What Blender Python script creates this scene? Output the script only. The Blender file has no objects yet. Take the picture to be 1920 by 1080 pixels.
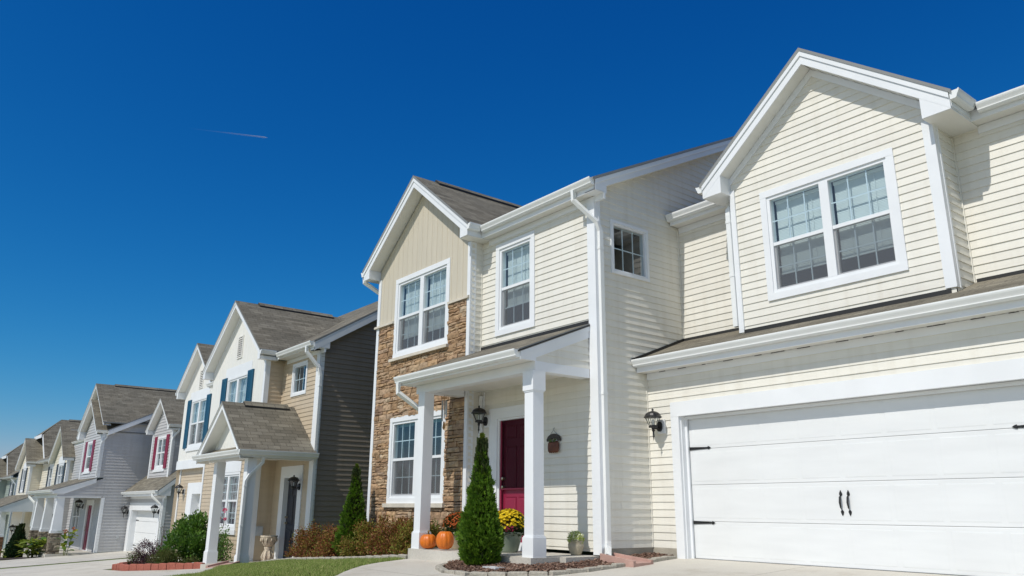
# Row of suburban houses under a deep blue sky. x runs along the facades, y into the houses, z up (metres).
SUN = 3.25; SKY = (0, 1.0, .35, 6.0, .10); EXPO = 0.0; GRADE = ((3.0, .048, .95), (1.3, .489, .95), (.84, 1.277, 9)); TINT = (1.34, 1.22, 1.06)
import bpy, math, random
import numpy as np
from mathutils import Vector, Matrix, noise
S = bpy.context.scene
COL = S.collection
R = random.Random(7)
PI = math.pi

# ------------------------------------------------------------------ terrain
BX = [-200, -70, -41.4, -31, -20, -18.5, -17, -15, -12.3, 60]
BZ = [-7, -2.75, -1.30, -.98, -.59, -.42, -.275, -.17, 0, 0]
def gz(X, Y):
    return float(np.interp(X, BX, BZ)) - .055 * max(0, min(9.7 - Y, 14))

# ------------------------------------------------------------------ materials
MATS = {}
def nodes(name):
    m = bpy.data.materials.new(name); m.use_nodes = True
    nt = m.node_tree; nt.nodes.clear()
    o = nt.nodes.new('ShaderNodeOutputMaterial')
    MATS[name] = m
    return m, nt, o
def N(nt, t, **k):
    n = nt.nodes.new(t)
    for a, b in k.items():
        if a.startswith('i_'): n.inputs[a[2:].replace('_', ' ')].default_value = b
        else: setattr(n, a, b)
    return n
def ramp(nt, stops):
    r = nt.nodes.new('ShaderNodeValToRGB'); e = r.color_ramp.elements
    while len(e) < len(stops): e.new(.5)
    for i, (p, c) in enumerate(stops):
        e[i].position = p; e[i].color = (*c, 1)
    return r
def lk(nt, a, b): nt.links.new(a, b)
def paint(name, col, rough=.5, var=.06, scale=2.5, bump=0., bscale=60, stretch=(1, 1, 1), metal=0., spec=.5, fine=0., boards=0., wave=0., joints=0.):
    m, nt, o = nodes(name)
    p = N(nt, 'ShaderNodeBsdfPrincipled'); p.inputs['Roughness'].default_value = rough
    p.inputs['Metallic'].default_value = metal; p.inputs['Specular IOR Level'].default_value = spec
    tc = N(nt, 'ShaderNodeTexCoord'); mp = N(nt, 'ShaderNodeMapping'); mp.inputs['Scale'].default_value = stretch
    lk(nt, tc.outputs['Object'], mp.inputs[0])
    n = N(nt, 'ShaderNodeTexNoise'); n.inputs['Scale'].default_value = scale; n.inputs['Detail'].default_value = 6
    lk(nt, mp.outputs[0], n.inputs[0])
    lo = tuple(max(0, c * (1 - var)) for c in col); hi = tuple(min(1, c * (1 + var)) for c in col)
    r = ramp(nt, [(.3, lo), (.7, hi)]); lk(nt, n.outputs[0], r.inputs[0])
    last = r.outputs[0]
    if fine:
        n3 = N(nt, 'ShaderNodeTexNoise'); n3.inputs['Scale'].default_value = bscale; n3.inputs['Detail'].default_value = 4
        lk(nt, mp.outputs[0], n3.inputs[0])
        r3 = ramp(nt, [(.3, (1 - fine,) * 3), (.7, (1 + fine,) * 3)]); lk(nt, n3.outputs[0], r3.inputs[0])
        mx = N(nt, 'ShaderNodeMix', data_type='RGBA', blend_type='MULTIPLY'); mx.inputs[0].default_value = 1
        lk(nt, last, mx.inputs[6]); lk(nt, r3.outputs[0], mx.inputs[7]); last = mx.outputs[2]
    def mul(col_, fac):
        q = N(nt, 'ShaderNodeMix', data_type='RGBA', blend_type='MULTIPLY'); q.inputs[0].default_value = 1
        lk(nt, col_, q.inputs[6]); lk(nt, fac, q.inputs[7]); return q.outputs[2]
    if boards:                                        # each board slightly its own tone, faint rain streaks
        g = N(nt, 'ShaderNodeNewGeometry'); rb = ramp(nt, [(0, (1 - boards,) * 3), (1, (1 + boards * .6,) * 3)]); lk(nt, g.outputs['Random Per Island'], rb.inputs[0]); last = mul(last, rb.outputs[0])
        m5 = N(nt, 'ShaderNodeMapping'); m5.inputs['Scale'].default_value = (7, 7, .5); lk(nt, tc.outputs['Object'], m5.inputs[0])
        n5 = N(nt, 'ShaderNodeTexNoise'); n5.inputs['Scale'].default_value = 1; n5.inputs['Detail'].default_value = 5; lk(nt, m5.outputs[0], n5.inputs[0])
        r5 = ramp(nt, [(.28, (.93, .92, .90)), (.52, (1, 1, 1))]); lk(nt, n5.outputs[0], r5.inputs[0]); last = mul(last, r5.outputs[0])
    if joints:                                        # control joints every few metres, and stains
        sx = N(nt, 'ShaderNodeSeparateXYZ'); lk(nt, tc.outputs['Object'], sx.inputs[0])
        for k in (0, 1):
            a = N(nt, 'ShaderNodeMath', operation='PINGPONG'); a.inputs[1].default_value = joints; lk(nt, sx.outputs[k], a.inputs[0])
            rj = ramp(nt, [(0, (.42, .4, .36)), (.006 / joints, (.5, .47, .42)), (.012 / joints, (1, 1, 1))]); dv = N(nt, 'ShaderNodeMath', operation='DIVIDE'); dv.inputs[1].default_value = joints; lk(nt, a.outputs[0], dv.inputs[0]); lk(nt, dv.outputs[0], rj.inputs[0]); last = mul(last, rj.outputs[0])
        n6 = N(nt, 'ShaderNodeTexNoise'); n6.inputs['Scale'].default_value = 1.1; n6.inputs['Detail'].default_value = 9; n6.inputs['Roughness'].default_value = .65; lk(nt, tc.outputs['Object'], n6.inputs[0])
        r6 = ramp(nt, [(.30, (.80, .77, .72)), (.46, (.97, .96, .95)), (.7, (1.03, 1.03, 1.02))]); lk(nt, n6.outputs[0], r6.inputs[0]); last = mul(last, r6.outputs[0])
    lk(nt, last, p.inputs['Base Color'])
    nrm = None
    if wave:
        n7 = N(nt, 'ShaderNodeTexNoise'); n7.inputs['Scale'].default_value = 1.6; n7.inputs['Detail'].default_value = 1; lk(nt, tc.outputs['Object'], n7.inputs[0])
        b7 = N(nt, 'ShaderNodeBump'); b7.inputs['Strength'].default_value = wave; b7.inputs['Distance'].default_value = .02; lk(nt, n7.outputs[0], b7.inputs['Height']); nrm = b7.outputs[0]
    if bump:
        n2 = N(nt, 'ShaderNodeTexNoise'); n2.inputs['Scale'].default_value = bscale; n2.inputs['Detail'].default_value = 5
        lk(nt, mp.outputs[0], n2.inputs[0])
        b = N(nt, 'ShaderNodeBump'); b.inputs['Strength'].default_value = bump; b.inputs['Distance'].default_value = .02
        lk(nt, n2.outputs[0], b.inputs['Height'])
        if nrm: lk(nt, nrm, b.inputs['Normal'])
        nrm = b.outputs[0]
    if nrm: lk(nt, nrm, p.inputs['Normal'])
    lk(nt, p.outputs[0], o.inputs[0])
    return m
def island(name, cols, rough=.7, transl=0., bump=0., bscale=20, nvar=0., spec=.3):
    """colour picked per loose piece of the mesh (one leaf, one stone, one chip)"""
    m, nt, o = nodes(name)
    p = N(nt, 'ShaderNodeBsdfPrincipled'); p.inputs['Roughness'].default_value = rough; p.inputs['Specular IOR Level'].default_value = spec
    g = N(nt, 'ShaderNodeNewGeometry')
    r = ramp(nt, [(i / (len(cols) - 1), c) for i, c in enumerate(cols)])
    lk(nt, g.outputs['Random Per Island'], r.inputs[0])
    last = r.outputs[0]
    tc = N(nt, 'ShaderNodeTexCoord')
    if nvar:
        n = N(nt, 'ShaderNodeTexNoise'); n.inputs['Scale'].default_value = bscale; n.inputs['Detail'].default_value = 6
        lk(nt, tc.outputs['Object'], n.inputs[0])
        r2 = ramp(nt, [(.25, (1 - nvar,) * 3), (.75, (1 + nvar,) * 3)]); lk(nt, n.outputs[0], r2.inputs[0])
        mx = N(nt, 'ShaderNodeMix', data_type='RGBA', blend_type='MULTIPLY'); mx.inputs[0].default_value = 1
        lk(nt, last, mx.inputs[6]); lk(nt, r2.outputs[0], mx.inputs[7]); last = mx.outputs[2]
    lk(nt, last, p.inputs['Base Color'])
    if bump:
        n2 = N(nt, 'ShaderNodeTexNoise'); n2.inputs['Scale'].default_value = bscale * 1.7; n2.inputs['Detail'].default_value = 8
        lk(nt, tc.outputs['Object'], n2.inputs[0])
        b = N(nt, 'ShaderNodeBump'); b.inputs['Strength'].default_value = bump; b.inputs['Distance'].default_value = .03
        lk(nt, n2.outputs[0], b.inputs['Height']); lk(nt, b.outputs[0], p.inputs['Normal'])
    if transl:
        t = N(nt, 'ShaderNodeBsdfTranslucent'); lk(nt, last, t.inputs[0])
        mx = N(nt, 'ShaderNodeMixShader'); mx.inputs[0].default_value = transl
        lk(nt, p.outputs[0], mx.inputs[1]); lk(nt, t.outputs[0], mx.inputs[2]); lk(nt, mx.outputs[0], o.inputs[0])
    else: lk(nt, p.outputs[0], o.inputs[0])
    return m
def shingle(name, c1, c2):
    m, nt, o = nodes(name)
    p = N(nt, 'ShaderNodeBsdfPrincipled'); p.inputs['Roughness'].default_value = .9; p.inputs['Specular IOR Level'].default_value = .2
    uv = N(nt, 'ShaderNodeUVMap')
    def br(w, off, a, b, mort=.004):
        t = N(nt, 'ShaderNodeTexBrick'); t.offset = off; t.inputs['Scale'].default_value = 1
        t.inputs['Brick Width'].default_value = w; t.inputs['Row Height'].default_value = .14
        t.inputs['Mortar Size'].default_value = mort; t.inputs['Mortar Smooth'].default_value = .3
        t.inputs['Color1'].default_value = (*a, 1); t.inputs['Color2'].default_value = (*b, 1); t.inputs['Mortar'].default_value = (.035, .03, .026, 1)
        lk(nt, uv.outputs[0], t.inputs[0]); return t
    b1 = br(.31, .37, c1, c2); b2 = br(.52, .61, (.74,) * 3, (1.2,) * 3, 0)
    b2.inputs['Mortar'].default_value = (1, 1, 1, 1)
    mx = N(nt, 'ShaderNodeMix', data_type='RGBA', blend_type='MULTIPLY'); mx.inputs[0].default_value = .8
    lk(nt, b1.outputs[0], mx.inputs[6]); lk(nt, b2.outputs[0], mx.inputs[7])
    n = N(nt, 'ShaderNodeTexNoise'); n.inputs['Scale'].default_value = 45; n.inputs['Detail'].default_value = 5; lk(nt, uv.outputs[0], n.inputs[0])
    r = ramp(nt, [(.3, (.75, .75, .75)), (.7, (1.2, 1.2, 1.2))]); lk(nt, n.outputs[0], r.inputs[0])
    m2 = N(nt, 'ShaderNodeMix', data_type='RGBA', blend_type='MULTIPLY'); m2.inputs[0].default_value = 1
    lk(nt, mx.outputs[2], m2.inputs[6]); lk(nt, r.outputs[0], m2.inputs[7])
    n4 = N(nt, 'ShaderNodeTexNoise'); n4.inputs['Scale'].default_value = .7; n4.inputs['Detail'].default_value = 3; lk(nt, uv.outputs[0], n4.inputs[0])
    r4 = ramp(nt, [(.3, (.88, .88, .88)), (.7, (1.1, 1.08, 1.05))]); lk(nt, n4.outputs[0], r4.inputs[0])
    m4 = N(nt, 'ShaderNodeMix', data_type='RGBA', blend_type='MULTIPLY'); m4.inputs[0].default_value = 1
    lk(nt, m2.outputs[2], m4.inputs[6]); lk(nt, r4.outputs[0], m4.inputs[7])
    lk(nt, m4.outputs[2], p.inputs['Base Color'])
    inv = N(nt, 'ShaderNodeMath', operation='SUBTRACT'); inv.inputs[0].default_value = 1; lk(nt, b1.outputs['Fac'], inv.inputs[1])
    bp = N(nt, 'ShaderNodeBump'); bp.inputs['Strength'].default_value = .6; bp.inputs['Distance'].default_value = .008
    lk(nt, inv.outputs[0], bp.inputs['Height']); lk(nt, bp.outputs[0], p.inputs['Normal'])
    lk(nt, p.outputs[0], o.inputs[0]); return m
def glass(name, tint=(.75, .82, .84), extra=.1):
    m, nt, o = nodes(name)
    t = N(nt, 'ShaderNodeBsdfTransparent'); t.inputs[0].default_value = (*tint, 1)
    g = N(nt, 'ShaderNodeBsdfGlossy'); g.inputs['Roughness'].default_value = .015
    f = N(nt, 'ShaderNodeFresnel'); ge = N(nt, 'ShaderNodeNewGeometry'); io = N(nt, 'ShaderNodeMapRange')
    io.inputs['To Min'].default_value = 1.55; io.inputs['To Max'].default_value = 1 / 1.55      # same reflectance from either face
    lk(nt, ge.outputs['Backfacing'], io.inputs['Value']); lk(nt, io.outputs[0], f.inputs[0])
    a = N(nt, 'ShaderNodeMath', operation='ADD', use_clamp=True); a.inputs[1].default_value = extra; lk(nt, f.outputs[0], a.inputs[0])
    tc = N(nt, 'ShaderNodeTexCoord'); n = N(nt, 'ShaderNodeTexNoise'); n.inputs['Scale'].default_value = 1.2; lk(nt, tc.outputs['Object'], n.inputs[0])
    b = N(nt, 'ShaderNodeBump'); b.inputs['Strength'].default_value = .05; b.inputs['Distance'].default_value = .02
    lk(nt, n.outputs[0], b.inputs['Height']); lk(nt, b.outputs[0], g.inputs['Normal'])
    mx = N(nt, 'ShaderNodeMixShader'); lk(nt, a.outputs[0], mx.inputs[0]); lk(nt, t.outputs[0], mx.inputs[1]); lk(nt, g.outputs[0], mx.inputs[2])
    lk(nt, mx.outputs[0], o.inputs[0]); return m
def screen(name, col=(.20, .205, .215), mix=.4):
    m, nt, o = nodes(name)
    t = N(nt, 'ShaderNodeBsdfTransparent'); d = N(nt, 'ShaderNodeBsdfDiffuse'); d.inputs[0].default_value = (*col, 1)
    mx = N(nt, 'ShaderNodeMixShader'); mx.inputs[0].default_value = mix
    lk(nt, t.outputs[0], mx.inputs[1]); lk(nt, d.outputs[0], mx.inputs[2]); lk(nt, mx.outputs[0], o.inputs[0]); return m

paint('cream_vinyl', (.78, .757, .68), .45, .03, 1.3, .12, 30, (1, 1, 9), boards=.035, wave=.35)
paint('white_trim', (.80, .82, .835), .42, .035, 2, wave=.1)
paint('white_soffit', (.81, .80, .755), .5, .03, 2)
paint('white_paint', (.82, .83, .83), .38, .02, 2)
paint('door_white', (.77, .785, .785), .45, .035, 1.1, .08, 70, (1, 1, 6))
paint('gutter_white', (.81, .825, .81), .3, .03, 3)
paint('tan_panel', (.585, .53, .42), .5, .04, 1.5, .1, 30, (9, 9, 1))
paint('ivory_panel', (.80, .79, .74), .5, .03, 1.5, .1, 30, (9, 9, 1))
paint('tan_vinyl', (.56, .46, .33), .45, .03, 1.3, .12, 30, (1, 1, 9), boards=.035, wave=.35)
paint('tan_vinyl_shaded', (.245, .208, .168), .45, .03, 1.3, .12, 30, (1, 1, 9), boards=.035, wave=.35)  # tan siding with shade mixed into its colour, for the side wall
paint('grey_vinyl', (.50, .50, .505), .45, .03, 1.3, .12, 30, (1, 1, 9), boards=.035, wave=.35)
paint('yellow_vinyl', (.74, .69, .57), .45, .03, 1.3, .12, 30, (1, 1, 9), boards=.035, wave=.35)
paint('green_vinyl', (.33, .38, .34), .45, .03, 1.3, .12, 30, (1, 1, 9), boards=.035, wave=.35)
paint('cast_sill', (.62, .57, .48), .8, .1, 5, .3, 40)
paint('foundation', (.36, .33, .27), .9, .2, 3, .4, 40)
paint('concrete', (.57, .54, .475), .85, .07, .5, .25, 45, fine=.06, joints=3.05)
paint('slab', (.53, .50, .44), .85, .1, 1.2, .3, 40, fine=.08)
paint('maroon_door', (.25, .014, .048), .4, .04, 2)
paint('navy_door', (.012, .016, .03), .3, .05, 2)
paint('black_metal', (.012, .012, .013), .4, .1, 4)
paint('rubber', (.012, .012, .012), .8, .1, 4)
paint('brass', (.55, .48, .34), .3, .05, 4, metal=1)
paint('teal_shutter', (.006, .075, .14), .45, .05, 2)
paint('red_shutter', (.25, .02, .06), .45, .05, 2)
paint('dark_shutter', (.03, .045, .06), .5, .05, 2)
paint('interior', (.11, .11, .115), .9, .2, .8)
paint('shaded_blind', (.20, .28, .24), .55, .05, 5)  # blind colour darkened and greened to imitate shaded, reflecting slats
paint('blind', (.82, .82, .78), .55, .03, 5)
paint('drip_edge', (.24, .245, .24), .5, .05, 3)
paint('flashing', (.02, .02, .02), .6, .1, 3)
paint('pumpkin_skin', (.68, .17, .012), .42, .14, 6, .15, 25)
paint('pumpkin_stem', (.22, .17, .07), .8, .2, 10)
paint('glazed_pot', (.19, .23, .175), .25, .25, 4)
paint('clay_pot', (.40, .35, .25), .6, .15, 5)
paint('urn_stone', (.55, .47, .36), .85, .25, 14, .5, 30)
paint('trunk', (.10, .065, .04), .9, .3, 12, .5, 30)
paint('twig', (.11, .06, .045), .9, .3, 12)
paint('wood_post', (.42, .22, .07), .7, .2, 8, .3, 30, (6, 6, 1))
paint('mat_red', (.50, .13, .12), .95, .15, 12)
paint('splash_pink', (.46, .29, .24), .85, .15, 5, .3, 40)
paint('lid', (.55, .56, .56), .6, .1, 6)
paint('plaque_dark', (.045, .035, .028), .6, .3, 20)
paint('plaque_pumpkin', (.13, .042, .02), .6, .3, 14)
paint('wire', (.25, .25, .25), .4, .1, 5, metal=.8)
paint('chime_metal', (.6, .6, .58), .25, .05, 5, metal=.9)
paint('grey_box', (.45, .47, .48), .5, .1, 5)
paint('soil', (.045, .03, .022), .95, .3, 6, .5, 30)
paint('ground_grass', (.14, .18, .045), .95, .3, 3, .6, 40, fine=.3)
island('ledgestone', [(.30, .19, .105), (.44, .29, .17), (.37, .25, .16), (.53, .38, .235), (.27, .175, .115), (.48, .315, .175), (.40, .29, .20), (.33, .20, .11), (.50, .39, .27)], .88, 0, .8, 9, .3)
island('fieldstone', [(.16, .13, .10), (.32, .27, .2), (.10, .08, .06), (.42, .36, .27), (.2, .16, .12)], .85, 0, .6, 9, .25)
island('brownstone', [(.22, .11, .06), (.3, .17, .1), (.17, .08, .05)], .85, 0, .5, 9, .25)
island('edging_stone', [(.42, .385, .315), (.52, .475, .385), (.36, .335, .285), (.56, .51, .41)], .9, 0, .5, 25, .25)
island('red_brick', [(.38, .12, .08), (.45, .17, .12), (.33, .10, .07), (.48, .22, .16)], .9, 0, .4, 30, .2)
island('mulch', [(.09, .045, .03), (.17, .095, .065), (.27, .17, .12), (.12, .06, .04), (.36, .25, .19), (.06, .035, .025)], .9)
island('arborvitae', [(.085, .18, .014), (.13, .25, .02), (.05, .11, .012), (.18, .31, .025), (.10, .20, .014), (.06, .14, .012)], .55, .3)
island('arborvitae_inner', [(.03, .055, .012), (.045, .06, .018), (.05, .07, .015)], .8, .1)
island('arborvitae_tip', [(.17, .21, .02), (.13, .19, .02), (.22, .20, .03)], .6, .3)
island('dark_conifer', [(.012, .035, .012), (.022, .055, .015), (.03, .07, .02)], .6, .15)
island('barberry_red', [(.24, .085, .035), (.30, .13, .04), (.17, .05, .035), (.36, .18, .05)], .6, .25)
island('barberry_green', [(.22, .21, .03), (.15, .19, .025), (.32, .25, .045), (.20, .12, .03)], .6, .25)
island('rose_leaf', [(.07, .17, .022), (.12, .25, .03), (.045, .11, .018), (.18, .31, .04)], .42, .3, spec=.5)
island('box_leaf', [(.09, .12, .022), (.05, .085, .016), (.14, .15, .035), (.10, .09, .025)], .5, .2)
island('purple_leaf', [(.10, .04, .07), (.15, .06, .09), (.06, .025, .035), (.11, .06, .05)], .5, .2)
island('lime_leaf', [(.20, .26, .03), (.28, .32, .04), (.12, .19, .02), (.34, .36, .06)], .5, .35)
island('mum_leaf', [(.03, .06, .012), (.055, .10, .02), (.02, .04, .01)], .6, .2)
island('yellow_flower', [(.80, .58, .01), (.85, .66, .02), (.72, .46, .01)], .6, .2)
island('orange_flower', [(.48, .10, .015), (.38, .07, .015), (.55, .16, .03)], .6, .2)
island('pale_flower', [(.7, .72, .45), (.55, .62, .2), (.35, .45, .08), (.75, .75, .6)], .6, .2)
island('pink_rose', [(.75, .12, .30), (.8, .2, .36), (.7, .16, .16)], .6, .2)
island('grass_blade', [(.17, .25, .05), (.25, .31, .07), (.12, .20, .035), (.38, .37, .15), (.21, .28, .06)], .7, .3)
shingle('shingles', (.165, .150, .118), (.225, .207, .165))
glass('window_glass', (.82, .92, .95), .09); glass('lantern_glass', (.93, .95, .95), .04); glass('dark_glass', (.35, .38, .4), .12)
screen('insect_mesh'); screen('door_shade_mesh', (.012, .012, .014), .5)

# ------------------------------------------------------------------ mesh builder
class MB:
    def __init__(s): s.v = []; s.f = []; s.m = []; s.uv = []; s.mats = []
    def mi(s, name):
        if name not in s.mats: s.mats.append(name)
        return s.mats.index(name)
    def face(s, pts, m, uv=None):
        i = len(s.v); s.v += [tuple(p) for p in pts]; s.f.append(tuple(range(i, i + len(pts))))
        s.m.append(s.mi(m)); s.uv.append(uv or [(0, 0)] * len(pts))
    def mesh(s, V, F, m):
        i = len(s.v); s.v += [tuple(p) for p in V]; k = s.mi(m)
        for f in F: s.f.append(tuple(i + a for a in f)); s.m.append(k); s.uv.append([(0, 0)] * len(f))
    def obox(s, o, a, b, c, m):
        o, a, b, c = map(Vector, (o, a, b, c))
        V = [o, o + a, o + a + b, o + b, o + c, o + a + c, o + a + b + c, o + b + c]
        s.mesh(V, [(0, 3, 2, 1), (4, 5, 6, 7), (0, 1, 5, 4), (1, 2, 6, 5), (2, 3, 7, 6), (3, 0, 4, 7)], m)
    def box(s, x0, x1, y0, y1, z0, z1, m):
        s.obox((x0, y0, z0), (x1 - x0, 0, 0), (0, y1 - y0, 0), (0, 0, z1 - z0), m)
    def prism(s, poly, axis, lo, hi, m):
        """poly: list of (p,q); axis 'x': (p,q)=(y,z); 'y': (x,z); 'z': (x,y)"""
        def P(p, q, t): return {'x': (t, p, q), 'y': (p, t, q), 'z': (p, q, t)}[axis]
        n = len(poly)
        V = [P(p, q, lo) for p, q in poly] + [P(p, q, hi) for p, q in poly]
        F = [tuple(range(n))[::-1], tuple(range(n, 2 * n))] + [(i, (i + 1) % n, n + (i + 1) % n, n + i) for i in range(n)]
        s.mesh(V, F, m)
    def tube(s, pts, w, d, m, up=(0, 0, 1)):
        """rectangular tube along pts; w along 'side', d along other"""
        pts = [Vector(p) for p in pts]; rings = []
        for i, p in enumerate(pts):
            t = (pts[min(i + 1, len(pts) - 1)] - pts[max(i - 1, 0)]).normalized()
            a = Vector((1, 0, 0)) if up == 'x' else Vector((0, 1, 0)) if up == 'y' else Vector(up)
            sd = t.cross(a)
            sd = sd.normalized() if sd.length > 1e-4 else Vector((1, 0, 0))
            n = sd.cross(t).normalized()
            rings.append([p + sd * w / 2 + n * d / 2, p - sd * w / 2 + n * d / 2, p - sd * w / 2 - n * d / 2, p + sd * w / 2 - n * d / 2])
        V = [q for r in rings for q in r]; F = [(3, 2, 1, 0)]
        for i in range(len(pts) - 1):
            for k in range(4): F.append((i * 4 + k, i * 4 + (k + 1) % 4, i * 4 + 4 + (k + 1) % 4, i * 4 + 4 + k))
        e = (len(pts) - 1) * 4; F.append((e, e + 1, e + 2, e + 3)); s.mesh(V, F, m)
    def rod(s, pts, rad, m, n=6):
        pts = [Vector(p) for p in pts]; V = []; F = []
        rads = rad if isinstance(rad, (list, tuple)) else [rad] * len(pts)
        for i, p in enumerate(pts):
            t = (pts[min(i + 1, len(pts) - 1)] - pts[max(i - 1, 0)]).normalized()
            a = t.orthogonal().normalized() if abs(t.z) < .9 else Vector((1, 0, 0)).cross(t).normalized()
            b = t.cross(a)
            for k in range(n): V.append(p + (a * math.cos(2 * PI * k / n) + b * math.sin(2 * PI * k / n)) * rads[i])
        for i in range(len(pts) - 1):
            for k in range(n): F.append((i * n + k, i * n + (k + 1) % n, i * n + n + (k + 1) % n, i * n + n + k))
        F.append(tuple(range(n))[::-1]); F.append(tuple(range((len(pts) - 1) * n, len(pts) * n))); s.mesh(V, F, m)
    def lathe(s, prof, c, m, n=20, sq=(1, 1), rot=0):
        V = []; F = []
        for r, z in prof:
            for k in range(n):
                a = 2 * PI * k / n + rot; V.append((c[0] + r * sq[0] * math.cos(a), c[1] + r * sq[1] * math.sin(a), c[2] + z))
        for i in range(len(prof) - 1):
            for k in range(n): F.append((i * n + k, i * n + (k + 1) % n, i * n + n + (k + 1) % n, i * n + n + k))
        F.append(tuple(range(n))[::-1]); F.append(tuple(range((len(prof) - 1) * n, len(prof) * n))); s.mesh(V, F, m)
    def build(s, name, parent=None, loc=None, smooth=False):
        me = bpy.data.meshes.new(name)
        o0 = Vector(parent['_o']) if parent is not None and '_o' in parent else (Vector(loc) if loc else Vector((0, 0, 0)))
        me.from_pydata([Vector(p) - o0 for p in s.v], [], s.f)
        for n in s.mats: me.materials.append(MATS[n])
        me.polygons.foreach_set('material_index', s.m)
        ul = me.uv_layers.new(name='UVMap'); flat = [c for f in s.uv for u in f for c in u]
        ul.data.foreach_set('uv', flat)
        if smooth: me.polygons.foreach_set('use_smooth', [True] * len(s.f))
        me.update()
        o = bpy.data.objects.new(name, me); COL.objects.link(o); o['_o'] = tuple(o0)
        if parent is not None: o.parent = parent
        else: o.location = o0
        return o
def thing(name, label, cat, loc, group=None):
    o = bpy.data.objects.new(name, None); COL.objects.link(o); o.location = loc; o['_o'] = tuple(loc)
    o.empty_display_size = .2
    return tag(o, label, cat, group)
def tag(o, label, cat, group=None):
    o['label'] = label; o['category'] = cat
    if group: o['group'] = group
    return o
# ------------------------------------------------------------------ building helpers
def cst(v): return v if callable(v) else (lambda z: v)
def WP(kind, at):
    if kind == 'x': return lambda u, z, d: (u, at - d, z)
    return lambda u, z, d: (at + d, u, z)
def wbox(mb, kind, at, u0, u1, z0, z1, d0, d1, m):
    if kind == 'x': mb.box(u0, u1, at - d1, at - d0, z0, z1, m)
    else: mb.box(at + d0, at + d1, u0, u1, z0, z1, m)
def siding(mb, kind, at, z0, z1, lo, hi, m, holes=(), kinks=(), e=.1135, P=.0125, phase=.15):
    """horizontal lap siding, every course a real board"""
    W = WP(kind, at); lo, hi = cst(lo), cst(hi)
    k0 = math.floor((z0 - phase) / e); cuts = set([z0, z1])
    for k in range(k0, int((z1 - phase) / e) + 2): cuts.add(phase + k * e)
    for h in holes: cuts |= {h[2], h[3]}
    cuts |= set(kinks)
    cuts = sorted(c for c in cuts if z0 - 1e-6 <= c <= z1 + 1e-6)
    for a, b in zip(cuts, cuts[1:]):
        if b - a < 1e-4: continue
        k = math.floor((a + 1e-5 - phase) / e); zc = phase + k * e
        da, db = P * (1 - (a - zc) / e), P * (1 - (b - zc) / e)
        la, ha, lb, hb = lo(a), hi(a), lo(b), hi(b)
        if ha - la < 1e-3: continue
        if hb < lb: lb = hb = (la + ha) / 2
        hs = sorted((h[0], h[1]) for h in holes if h[2] < b - 1e-5 and h[3] > a + 1e-5)
        segs = [(la, ha, lb, hb)]
        for h0, h1 in hs:
            out = []
            for s0, s1, t0, t1 in segs:
                if h1 <= s0 or h0 >= s1: out.append((s0, s1, t0, t1)); continue
                if h0 > s0: out.append((s0, h0, t0, h0))
                if h1 < s1: out.append((h1, s1, h1, t1))
            segs = out
        jr = random.Random(round(zc * 1000) + 17); sp2 = []        # lapped butt joints, staggered from course to course
        j0 = jr.uniform(.3, 3.6)
        for s0, s1, t0, t1 in segs:
            u = s0
            j = math.floor((s0 - j0) / 3.66) * 3.66 + j0 + 3.66
            while j < s1 - .1:
                if j > u + .1 and t0 < j < t1: sp2.append((u, j, t0 if u == s0 else u, j, .0)); u = j
                j += 3.66
            sp2.append((u, s1, t0 if u == s0 else u, t1, .0018 if u != s0 else 0))
        for s0, s1, t0, t1, dd in sp2:
            if s1 - s0 < 1e-3: continue
            if dd: mb.face([W(s0, a, da), W(t0, b, db), W(t0, b, db + dd), W(s0, a, da + dd)], m)
            da, db = P * (1 - (a - zc) / e) + dd, P * (1 - (b - zc) / e) + dd
            mb.face([W(s0, a, da), W(s1, a, da), W(t1, b, db), W(t0, b, db)], m)
            if a - zc < 1e-4: mb.face([W(s0, a, 0.), W(s1, a, 0), W(s1, a, da), W(s0, a, da)], m)
def vsiding(mb, at, u0, u1, zb, top, m, holes=(), w=.195, dp=.012, kink=()):
    us = set([u0, u1]); n = int((u1 - u0) / w)
    prof = []
    u = u0
    while u < u1:
        prof += [(u, 0), (u + .012, dp), (u + w - .006, dp * .9)]; u += w
    prof.append((u, 0))
    xs = sorted({p[0] for p in prof} | {u0, u1} | {h[0] for h in holes} | {h[1] for h in holes} | set(kink))
    xs = [x for x in xs if u0 - 1e-6 <= x <= u1 + 1e-6]
    px_, pd = [p[0] for p in prof], [p[1] for p in prof]
    zb = cst(zb)
    for a, b in zip(xs, xs[1:]):
        if b - a < 1e-4: continue
        da, db = float(np.interp(a, px_, pd)), float(np.interp(b, px_, pd))
        mid = (a + b) / 2; hs = sorted((h[2], h[3]) for h in holes if h[0] < mid < h[1])
        z = (zb(a), zb(b)); ivs = []
        for h in hs:
            if h[0] > z[0]: ivs.append((z[0], z[1], h[0], h[0]))
            z = (h[1], h[1])
        ivs.append((z[0], z[1], top(a), top(b)))
        for p, q, r_, s_ in ivs:
            if r_ <= p and s_ <= q: continue
            mb.face([(a, at - da, p), (b, at - db, q), (b, at - db, max(s_, q)), (a, at - da, max(r_, p))], m)
def roof_slab(mb, eL, eR, rR, rL, th=.05, m='shingles', em='drip_edge'):
    P = [Vector(p) for p in (eL, eR, rR, rL)]
    ux = (P[1] - P[0]).normalized(); n = ux.cross(P[3] - P[0]).normalized()
    if n.z < 0: n = -n
    vx = n.cross(ux)
    if (P[3] - P[0]).dot(vx) < 0: vx = -vx
    off = P[0].x * 1.7 + P[0].y * .9
    uv = [(off + (p - P[0]).dot(ux), (p - P[0]).dot(vx)) for p in P]
    mb.face(P, m, uv)
    Q = [p - Vector((0, 0, th)) for p in P]
    mb.face(Q[::-1], 'white_soffit')
    for i in range(4): mb.face([P[i], P[(i + 1) % 4], Q[(i + 1) % 4], Q[i]], em)
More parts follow.
